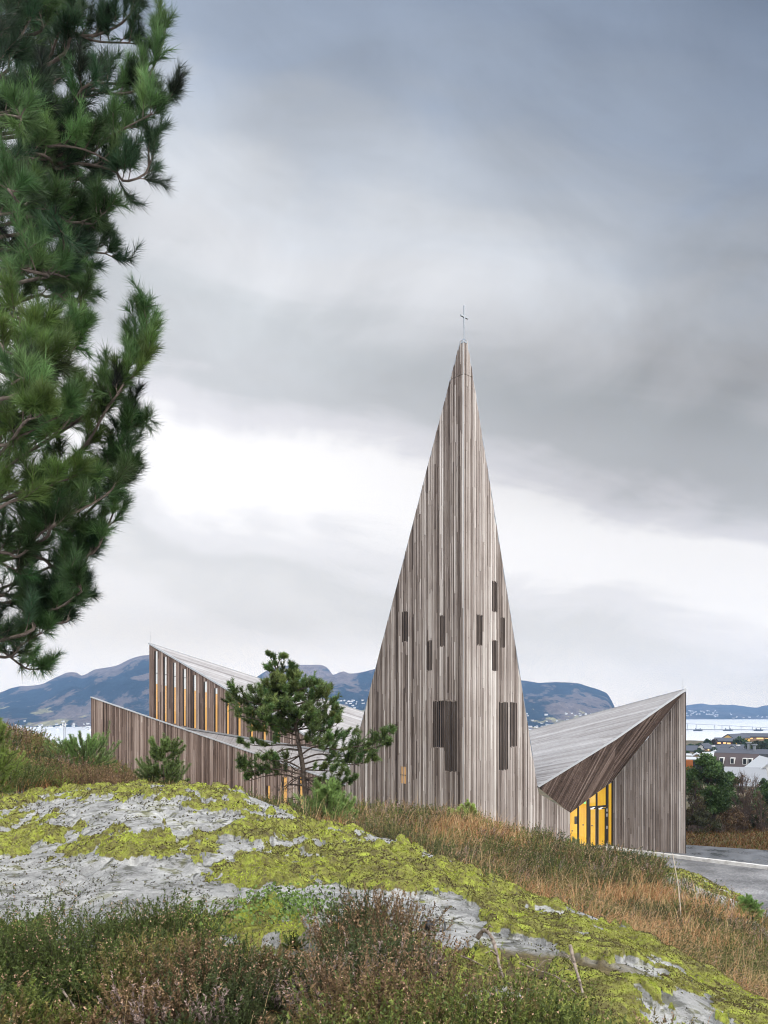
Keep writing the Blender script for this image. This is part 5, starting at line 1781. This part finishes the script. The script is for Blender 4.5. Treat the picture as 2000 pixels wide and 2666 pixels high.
def heather(B, h, r, stems, leaves, leaf, cols, flower, fl_col=(.42, .27, .18)):
    """bushes at B: arching stems set with tiny leaves, bells near the tips"""
    N = len(B)
    a = NR.uniform(0, 6.283, (N, stems)); q = np.sqrt(NR.random((N, stems)))
    off = np.stack([np.cos(a), np.sin(a), 0 * a], -1)
    base = B[:, None] + off * (q * .35)[..., None] * r[:, None, None]
    Ls = h[:, None] * NR.uniform(.6, 1.1, (N, stems))
    tip = base + off * (q * .9 * r[:, None])[..., None] + np.stack([0 * a, 0 * a, Ls], -1) + NR.normal(size=(N, stems, 3)) * .03
    mid = (base + tip) / 2 + NR.normal(size=(N, stems, 3)) * .015 + off * (.12 * r[:, None])[..., None]
    def at(t): return (1 - t) ** 2 * base[:, :, None] + 2 * t * (1 - t) * mid[:, :, None] + t * t * tip[:, :, None]
    scol = np.clip(cols[:, None] * (1 + .25 * NR.normal(size=(N, stems, 1))), .006, 1)
    # leaves
    t = (NR.random((N, stems, leaves)) * .82 + .18)[..., None]
    p = at(t)
    ax = unit((tip - base))[:, :, None]
    d = unit(ax * .8 + NR.normal(size=p.shape) * .7)
    s = leaf[:, None, None, None] * NR.uniform(.7, 1.3, t.shape)
    wv = unit(np.cross(d, NR.normal(size=p.shape))) * s * .20
    V = np.stack([p - wv, p + wv, p + d * s], -2).reshape(-1, 3)
    C = np.repeat(np.clip(scol[:, :, None] * (.75 + .5 * t) * (1 + .2 * NR.normal(size=t.shape)), .005, 1).reshape(-1, 3), 3, 0)
    # woody stems
    w = leaf[:, None, None] * .10
    sd = unit(np.cross(ax[:, :, 0], NR.normal(size=base.shape))) * w
    SV = np.stack([base - sd, base + sd, mid + sd * .6, base - sd, mid + sd * .6, mid - sd * .6, mid - sd * .6, mid + sd * .6, tip], 2).reshape(-1, 3)
    sc = np.clip(scol * .3 + np.array([.05, .035, .028]), 0, 1)
    SC_ = np.repeat(sc.reshape(-1, 3), 9, 0)
    # bells
    nf = 7
    fm = NR.random((N, stems)) < flower[:, None]
    t = (NR.random((N, stems, nf)) * .38 + .62)[..., None]
    p = at(t) + NR.normal(size=(N, stems, nf, 3)) * leaf[:, None, None, None] * .35
    p = p[fm]; lf = np.broadcast_to(leaf[:, None], (N, stems))[fm]
    u = unit(NR.normal(size=p.shape)) * (lf * .34)[:, None, None]
    v = unit(np.cross(u, NR.normal(size=p.shape))) * (lf * .34)[:, None, None]
    FV = np.stack([p - u, p + u, p + v * 1.4], -2).reshape(-1, 3)
    FC = np.repeat(np.clip(np.array(fl_col) * (1 + .25 * NR.normal(size=(p.shape[0], nf, 1))), .02, .9).reshape(-1, 3), 3, 0)
    return np.vstack([V, SV, FV]), np.vstack([C, SC_, FC])


PAL = np.array([(.062, .085, .022), (.11, .135, .03), (.125, .105, .036), (.15, .098, .052), (.23, .175, .155), (.048, .064, .022)])


def bush_cols(B, wts):
    """patchy choice among the palette"""
    k = vnoise(B[:, 0] * 1.3 + 9, B[:, 1] * 1.1, seed=77) * .8 + NR.random(len(B)) * .2
    cs = np.cumsum(wts) / np.sum(wts)
    return PAL[np.searchsorted(cs, np.clip(sstep(k, .15, .85), 0, .999))]


def clear_view(px, ly):
    return 1.0


HV, HC = [], []
# near bank
B, px, ly = scatter(2600, -350, 2350, 2.45, 6.2, lambda p, l: field(heath, p, l) * .55)
ex = [(p, y) for p, y in ((250, 4.5), (290, 4.6), (330, 4.5), (370, 4.6), (400, 4.7), (430, 4.7), (460, 4.6), (490, 4.5), (200, 4.4), (150, 4.3), (520, 4.4), (880, 4.6), (920, 4.7), (960, 4.7), (1000, 4.65), (1035, 4.6), (1065, 4.5), (1020, 4.4), (940, 4.45), (860, 4.4), (1090, 4.3), (30, 4.3))]
E = np.array([tuple(ground_at(p + NR.normal() * 10, y)) for p, y in ex])
B = np.vstack([B, E])
h = NR.uniform(.11, .22, len(B)) * (.35 + 1.25 * sstep(vnoise(B[:, 0] * 2.2, B[:, 1] * 1.7, seed=55), .2, .8)); h[-len(ex):] = NR.uniform(.17, .27, len(ex)); r = h * NR.uniform(.6, 1.0, len(B))
far_f = sstep(B[:, 0], .4, 1.2)
h *= 1 - .25 * far_f
V, C = heather(B, h, r, 34, 34, B[:, 1] * 0 + .0165, bush_cols(B, [2.2, 2, 2.6, 1.9, .35, 1.4]), NR.choice([0, 0, .1, .25, .4], len(B)))
HV.append(V); HC.append(C)
n_near = len(B)
# the left mound
B, px, ly = scatter(2300, -420, 330, 11.5, 26, lambda p, l: field(green, p, l) * .75)
h = NR.uniform(.22, .5, len(B)); r = h * NR.uniform(.6, 1.0, len(B))
V, C = heather(B, h, r, 16, 26, B[:, 1] * .0022, bush_cols(B, [.9, 1.2, 2.4, 3.6, .4, .6]), NR.choice([0, 0, .1, .2], len(B)), (.30, .19, .13))
HV.append(V); HC.append(C)
# patches on the grassy slope
gp = lambda p, l: field(gp_f, p, l)
B, px, ly = scatter(5600, 560, 2400, 7.4, 31, lambda p, l: field(green, p, l) * (.12 + .80 * gp(p, l)))
h = NR.uniform(.22, .5, len(B)) * (.7 + .75 * vnoise(B[:, 0] * .9, B[:, 1] * .6, seed=57)); r = h * NR.uniform(.6, 1.0, len(B))
V, C = heather(B, h, r, 15, 24, B[:, 1] * .0021, bush_cols(B, [2.6, 1.6, 1.6, 1.2, .4, 2.4]), NR.choice([0, .05, .2, .4], len(B)), (.40, .27, .20))
HV.append(V); HC.append(C)
# tufts along the foot of the low wall
B, px, ly = scatter(500, 300, 800, 14, 24, lambda p, l: field(green, p, l) * .8)
h = NR.uniform(.15, .32, len(B)); r = h
V, C = heather(B, h, r, 14, 22, B[:, 1] * .0021, bush_cols(B, [1, 1, 2.4, 2.4, 1.2, .8]), NR.choice([0, .1], len(B)))
HV.append(V); HC.append(C)
V = np.vstack(HV); C = np.vstack(HC)
tag(tri_mesh('heather', V, np.arange(len(V)).reshape(-1, 3), M_leaf, col=C), 'dark green and brown heather with faded pink bells', 'heather', kind='stuff')


def blades(B, h, w, lean, bend, cols, seg=3):
    N = len(B)
    az = NR.uniform(0, 6.283, N)
    d = np.stack([np.cos(az), np.sin(az), 0 * az], -1) * lean[:, None] + np.array([.25, -.05, 0]) * lean[:, None]
    sd = np.stack([-np.sin(az), np.cos(az), 0 * az], -1)
    k = unit(np.stack([np.cos(az + 1.2), np.sin(az + 1.2), 0 * az], -1)) * .6 + sd * .4
    rows = []
    for j in range(seg + 1):
        t = j / seg
        p = B + np.array([0, 0, 1]) * (h * (t - bend * .45 * t ** 3))[:, None] + d * (h * (t * .35 + bend * t * t))[:, None]
        ww = (w * (1 - t * .85) / 2)[:, None]
        rows += [p - k * ww, p + k * ww]
    V = np.stack(rows, 1)
    f = []
    for j in range(seg):
        f += [(2 * j, 2 * j + 1, 2 * j + 3), (2 * j, 2 * j + 3, 2 * j + 2)]
    Fc = (np.arange(N)[:, None, None] * (2 * seg + 2) + np.array(f)[None]).reshape(-1, 3)
    return V.reshape(-1, 3), Fc, np.repeat(cols, 2 * seg + 2, 0)


TAN = np.array([(.42, .27, .14), (.38, .19, .085), (.52, .38, .21), (.28, .14, .065), (.33, .27, .12), (.16, .18, .05)])


def tan_cols(n, wts):
    w_ = np.array(wts, float)
    return np.clip(TAN[NR.choice(len(TAN), n, p=w_ / w_.sum())] * (1 + .2 * NR.normal(size=(n, 1))), .01, 1)


GV, GF_, GC = [], [], []


def add_grass(n, px0, px1, Y0, Y1, prob, hr, wf, wts, bend=(.2, .9)):
    B, px, ly = scatter(n, px0, px1, Y0, Y1, prob)
    N = len(B)
    V, Fc, C = blades(B, NR.uniform(*hr, N), B[:, 1] * wf, NR.uniform(.2, .9, N), NR.uniform(*bend, N), tan_cols(N, wts))
    GF_.append(Fc + sum(len(v) for v in GV)); GV.append(V); GC.append(C)


# tussocks: blades gather round centres
cl = lambda p, l: sstep(fbm((p - CX) / F * np.exp(l) * 1.6, np.exp(l) * .9, seed=95, octs=3), -.25, .25)
add_grass(150000, 560, 2400, 7.6, 31, lambda p, l: field(green, p, l) * (1 - .85 * gp(p, l)) * (.12 + .88 * cl(p, l)), (.16, .62), .00085, [2, 3, 1, 3, 1.2, .6], (.3, 1.6))
add_grass(5000, 700, 2300, 8, 30, lambda p, l: field(green, p, l) * .8, (.5, .95), .00055, [2, 1, 4, .3, .5, 0], (.2, .7))
add_grass(34000, -420, 320, 12.5, 26, lambda p, l: field(green, p, l) * cl(p, l) * .7, (.18, .4), .0006, [1.0, 3, .4, 3.4, .8, .3])
add_grass(9000, 330, 860, 13.5, 30, lambda p, l: field(green, p, l) * .8, (.15, .38), .0006, [2.5, 2.5, 1, 2, 1.5, .6])
add_grass(1600, -300, 2300, 2.5, 6, lambda p, l: field(heath, p, l) * .8, (.10, .26), .0009, [2, 1.4, 2, 1, 2, 1.5])
add_grass(3000, 1150, 2300, 7.6, 16, lambda p, l: field(green, p, l) * cl(p, l) * .8, (.35, .7), .0010, [3, 1, 5, .2, .4, 0], (1.0, 1.9))
# leaf litter and dead bracken on the bank behind the forecourt
B, px, ly = scatter(30000, 1500, 2500, 48, 66, lambda p, l: (np.exp(l) > 46 + (2350 - p) * .004 + 0) * 1.0)
ok = B[:, 1] > e0.y + (B[:, 0] - e0.x) * (ed.y / ed.x) + .1
B = B[ok]
V, Fc, C = blades(B, NR.uniform(.10, .35, len(B)), B[:, 1] * .0011, NR.uniform(.3, 1.2, len(B)), NR.uniform(.2, 1.0, len(B)), tan_cols(len(B), [.6, 1.0, .3, 4, 1.2, 1.5]) * .42, 2)
GF_.append(Fc + sum(len(v) for v in GV)); GV.append(V); GC.append(C)
tag(tri_mesh('dry_grass', np.vstack(GV), np.vstack(GF_), M_grass, col=np.vstack(GC)), 'tan and rust coloured dry grass on the slopes', 'grass', kind='stuff')

# moss: dense short tips over the green cushions
def mossy(p, l): return sstep(field(moss, p, l), .45, .75) * (1 - .9 * field(heath, p, l))
B, px, ly = scatter(420000, -150, 2150, 3.0, 31, mossy)
N = len(B)
sz = np.clip(B[:, 1], 3, 30) * .0030 * NR.uniform(.5, 1.5, N)
d = unit(NR.normal(size=(N, 3)) * .7 + np.array([0, 0, .9]))
wv = unit(np.cross(d, NR.normal(size=(N, 3)))) * (sz * .30)[:, None]
b_ = B - d * (sz * .25)[:, None]
V = np.stack([b_ - wv, b_ + wv, b_ + d * sz[:, None]], 1).reshape(-1, 3)
k = vnoise(B[:, 0] * 3.1, B[:, 1] * 1.9, seed=61) * .6 + vnoise(B[:, 0] * 9, B[:, 1] * 6, seed=62) * .4
MC = np.array([(.06, .048, .02), (.13, .118, .034), (.24, .25, .046), (.36, .43, .05)])
kk = np.clip(k * 4.6 - .75, 0, 2.999); i0 = kk.astype(int); fr = (kk - i0)[:, None]
cm = MC[i0] * (1 - fr) + MC[i0 + 1] * fr
peat = np.exp(-.5 * (((px - 1370) / 250) ** 2 + ((HY - B[:, 2] / B[:, 1] * F - 2545) / 55) ** 2))[:, None]
cm = cm * (1 - .55 * peat) + np.array([.03, .018, .006]) * peat
cm = np.where((vnoise(B[:, 0] * 11, B[:, 1] * 7, seed=63) > .70)[:, None], np.array([[.075, .055, .024]]), cm)
cm = cm * (1 - .55 * field(soil, px, ly)[:, None] * (ly < math.log(9))[:, None]) * (1 + .18 * NR.normal(size=(N, 1)))
tag(tri_mesh('moss', V, np.arange(3 * N).reshape(-1, 3), M_leaf, col=np.repeat(np.clip(cm, .01, 1), 3, 0)), 'bright yellow green moss cushions on the rock', 'moss', kind='stuff')

# dark tufts and lichen crumbs scattered over the bare rock and along the moss edges
def crumbs(p, l):
    X_ = (p - CX) / F * np.exp(l); Y_ = np.exp(l)
    a = sstep(fbm(X_ * 3.4, Y_ * 2.2, seed=66, octs=4), .08, .28)
    b2 = sstep(fbm(X_ * 9, Y_ * 5, seed=67, octs=3), .18, .35)
    m_ = field(moss, p, l)
    edge = m_ * (1 - m_) * 4
    return (field(bare, p, l) * (1 - m_) * np.maximum(a, b2 * .8) + edge * .5 + m_ * b2 * .35) * (1 - field(green, p, l))
B, px, ly = scatter(80000, -150, 2150, 3.2, 13, crumbs)
N = len(B)
sz = B[:, 1] * .0022 * NR.uniform(.5, 1.6, N)
d = unit(NR.normal(size=(N, 3)) + np.array([0, 0, .5]))
wv = unit(np.cross(d, NR.normal(size=(N, 3)))) * (sz * .5)[:, None]
V = np.stack([B - wv, B + wv, B + d * sz[:, None]], 1).reshape(-1, 3)
pc_ = np.array([(.06, .057, .045), (.11, .11, .035), (.09, .072, .05), (.10, .10, .09)])
cm = pc_[NR.integers(0, 4, N)]
tag(tri_mesh('lichen', V, np.arange(3 * N).reshape(-1, 3), M_leaf, col=np.repeat(cm, 3, 0)), 'dark crusty lichen and moss crumbs on the bare rock', 'lichen', kind='stuff')

# fleshy green ground cover among the heather
spots = [(760, 5.3), (800, 5.2), (700, 5.1), (830, 5.4), (730, 5.4), (50, 4.6), (90, 4.4), (20, 4.4), (660, 5.2), (780, 5.0), (560, 4.7), (480, 4.9)]
LVs, LCs = [], []
for p_, y_ in spots:
    n = 150
    B = np.stack([(p_ - CX) / F * y_ + NR.normal(size=n) * .10, y_ + NR.normal(size=n) * .22, np.zeros(n)], -1)
    ppx = CX + B[:, 0] / B[:, 1] * F
    B[:, 2] = ground(ppx, np.log(B[:, 1])) + NR.uniform(.01, .09, n)
    d = unit(NR.normal(size=(n, 3)) * .8 + np.array([0, 0, .55])); s = NR.uniform(.018, .034, n)[:, None]
    wv = unit(np.cross(d, NR.normal(size=(n, 3)))) * s * .36
    LVs.append(np.stack([B, B + d * s * .5 - wv, B + d * s, B + d * s * .5 + wv], 1).reshape(-1, 3))
    LCs.append(np.repeat(np.clip(np.array([(.13, .20, .05)]) * (1 + .3 * NR.normal(size=(n, 1))), .02, 1), 4, 0))
V = np.vstack(LVs)
tag(tri_mesh('ground_cover', V, np.arange(len(V)).reshape(-1, 4), M_leaf, col=np.vstack(LCs), k=4), 'fleshy light green leaves creeping between heather and rock', 'ground cover', kind='stuff')

# ------------------------------------------------------------------ small things lying about
M_dead, nt, b = newmat('dead_wood', .9)
tc = nt.nodes.new('ShaderNodeTexCoord')
n1 = node(nt, 'ShaderNodeTexNoise', Vector=tc.outputs['Object'], Scale=40.0, Detail=4)
nt.links.new(ramp(nt, n1.outputs[0], [(.35, (.08, .06, .045)), (.6, (.26, .21, .17))]), b.inputs['Base Color'])


def dead(pts, r, label, twigs=2):
    P_ = [ground_at(px, y) + Vector((0, 0, dz)) for px, y, dz in pts]
    o = tag(empty('dead_branch', P_[0]), label, 'dead branch')
    mb = MB()
    q = spline(P_, 14)
    mb.tube([Vector(x) for x in q], [r * (1 - .6 * i / 13) * (1 + .15 * math.sin(i * 2.1)) for i in range(14)], 7)
    mb.build('stem', M_dead, o, smooth=True)
    for k in range(twigs):
        i = 4 + 4 * k
        mb = MB()
        e = Vector(q[i]) + Vector((NR.normal() * .08, NR.normal() * .08, .05))
        mb.tube([Vector(q[i]), (Vector(q[i]) + e) / 2 + Vector((0, 0, .02)), e], [r * .4, r * .3, r * .15], 5)
        mb.build('side_twig', M_dead, o, smooth=True)


dead([(1243, 4.45, .06), (1262, 4.42, .10), (1285, 4.25, .06), (1305, 4.0, .03), (1315, 3.8, .01)], .014, 'crooked grey dead branch arching over the dark moss')
dead([(1485, 4.0, .12), (1500, 3.85, .06), (1515, 3.65, .03), (1530, 3.45, .01)], .010, 'weathered upright dead stick leaning in the moss', 1)
dead([(1355, 4.1, .03), (1400, 3.95, .05), (1450, 3.8, .04), (1500, 3.55, .02)], .007, 'thin dark twig lying across the moss', 2)
dead([(1200, 4.15, .03), (1235, 4.1, .03), (1280, 4.05, .02)], .006, 'short pale twig beside the crooked branch', 0)
dead([(160, 3.55, .10), (190, 3.4, .08), (225, 3.25, .05)], .006, 'pale broken twig in the heather at the lower left', 0)

lp = ground_at(1116, 4.55)
ls = tag(empty('garden_light', lp), 'black ball shaped garden spotlight half hidden in heather', 'garden light')
mb = MB()
n_ = 9
prof = [(.033 * math.sin(math.pi * i / n_), .033 * -math.cos(math.pi * i / n_)) for i in range(n_ + 1)]
c_ = lp + Vector((0, -.04, .085))
mb.tube([c_ + Vector((0, 0, z_)) for _, z_ in prof], [max(.001, r_) for r_, _ in prof], 14)
M_blk, _, _ = newmat('black_plastic', .35, (.012, .013, .016), .5)
mb.build('housing', M_blk, ls, smooth=True)
mb = MB()
cc_ = [ground_at(1118 + a_, 4.62 + b2) + Vector((0, 0, h_)) for a_, b2, h_ in ((2, 0, .05), (20, .05, .12), (38, .06, .11), (40, .03, .07), (20, .02, .06), (0, .06, .05))]
mb.tube([Vector(x) for x in spline(cc_, 24)], .006, 6)
mb.build('cable', M_blk, ls, smooth=True)
mb = MB(); mb.tube([lp - Vector((0, .04, .05)), lp + Vector((0, -.04, .06))], .008, 6); mb.build('spike', M_blk, ls)

# a single bleached stalk standing above the slope
a_ = ground_at(1775, 16); s0_ = pt(1752, 2222, 16)
mb = MB(); mb.tube([Vector(x) for x in spline([a_, (a_ + s0_) / 2 + Vector((.03, 0, 0)), s0_], 10)], [.011] * 5 + [.008] * 5, 5)
tag(mb.build('grass_stalk', paint('bleached_straw', (.62, .54, .44))), 'tall bleached grass stalk leaning above the gravel path', 'stalk')

# old wooden palings below the trees
for (x0, x1, lab) in ((1792, 1818, 'short row of old wooden palings near the end wall'), (1862, 1888, 'short row of old wooden palings under the birches')):
    a_ = pt(x0, 2168, 56.5)
    o = tag(empty('paling_fence', a_), lab, 'fence')
    for k in range(9):
        px = x0 + (x1 - x0) * k / 8
        mb = MB(); q_ = pt(px, 2172, 56.5); mb.box(q_, .05, .05, .55 + .2 * NR.random(), base=True); mb.build('paling', M_twig, o)
    mb = MB(); mb.beam(pt(x0, 2164, 56.53), pt(x1, 2164, 56.53), .04, .05); mb.build('rail', M_twig, o)

# ------------------------------------------------------------------ the air
mb = MB()
mb.hexa([(-8500, -800, SEA - 6), (8500, -800, SEA - 6), (8500, HAZE_FAR, SEA - 6), (-8500, HAZE_FAR, SEA - 6)],
        [(-8500, -800, HAZE_TOP), (8500, -800, HAZE_TOP), (8500, HAZE_FAR, HAZE_TOP), (-8500, HAZE_FAR, HAZE_TOP)])
M_haze = bpy.data.materials.new('haze_air')
M_haze.use_nodes = True
nt = M_haze.node_tree
nt.nodes.clear()
pv = node(nt, 'ShaderNodeVolumePrincipled')
pv.inputs['Color'].default_value = (.33, .56, .97, 1)
pv.inputs['Density'].default_value = HAZE
pv.inputs['Anisotropy'].default_value = 0.0
o_ = nt.nodes.new('ShaderNodeOutputMaterial')
nt.links.new(pv.outputs[0], o_.inputs['Volume'])
tag(mb.build('haze', M_haze), 'thin blue air between the church and the mountains', 'haze', kind='stuff')
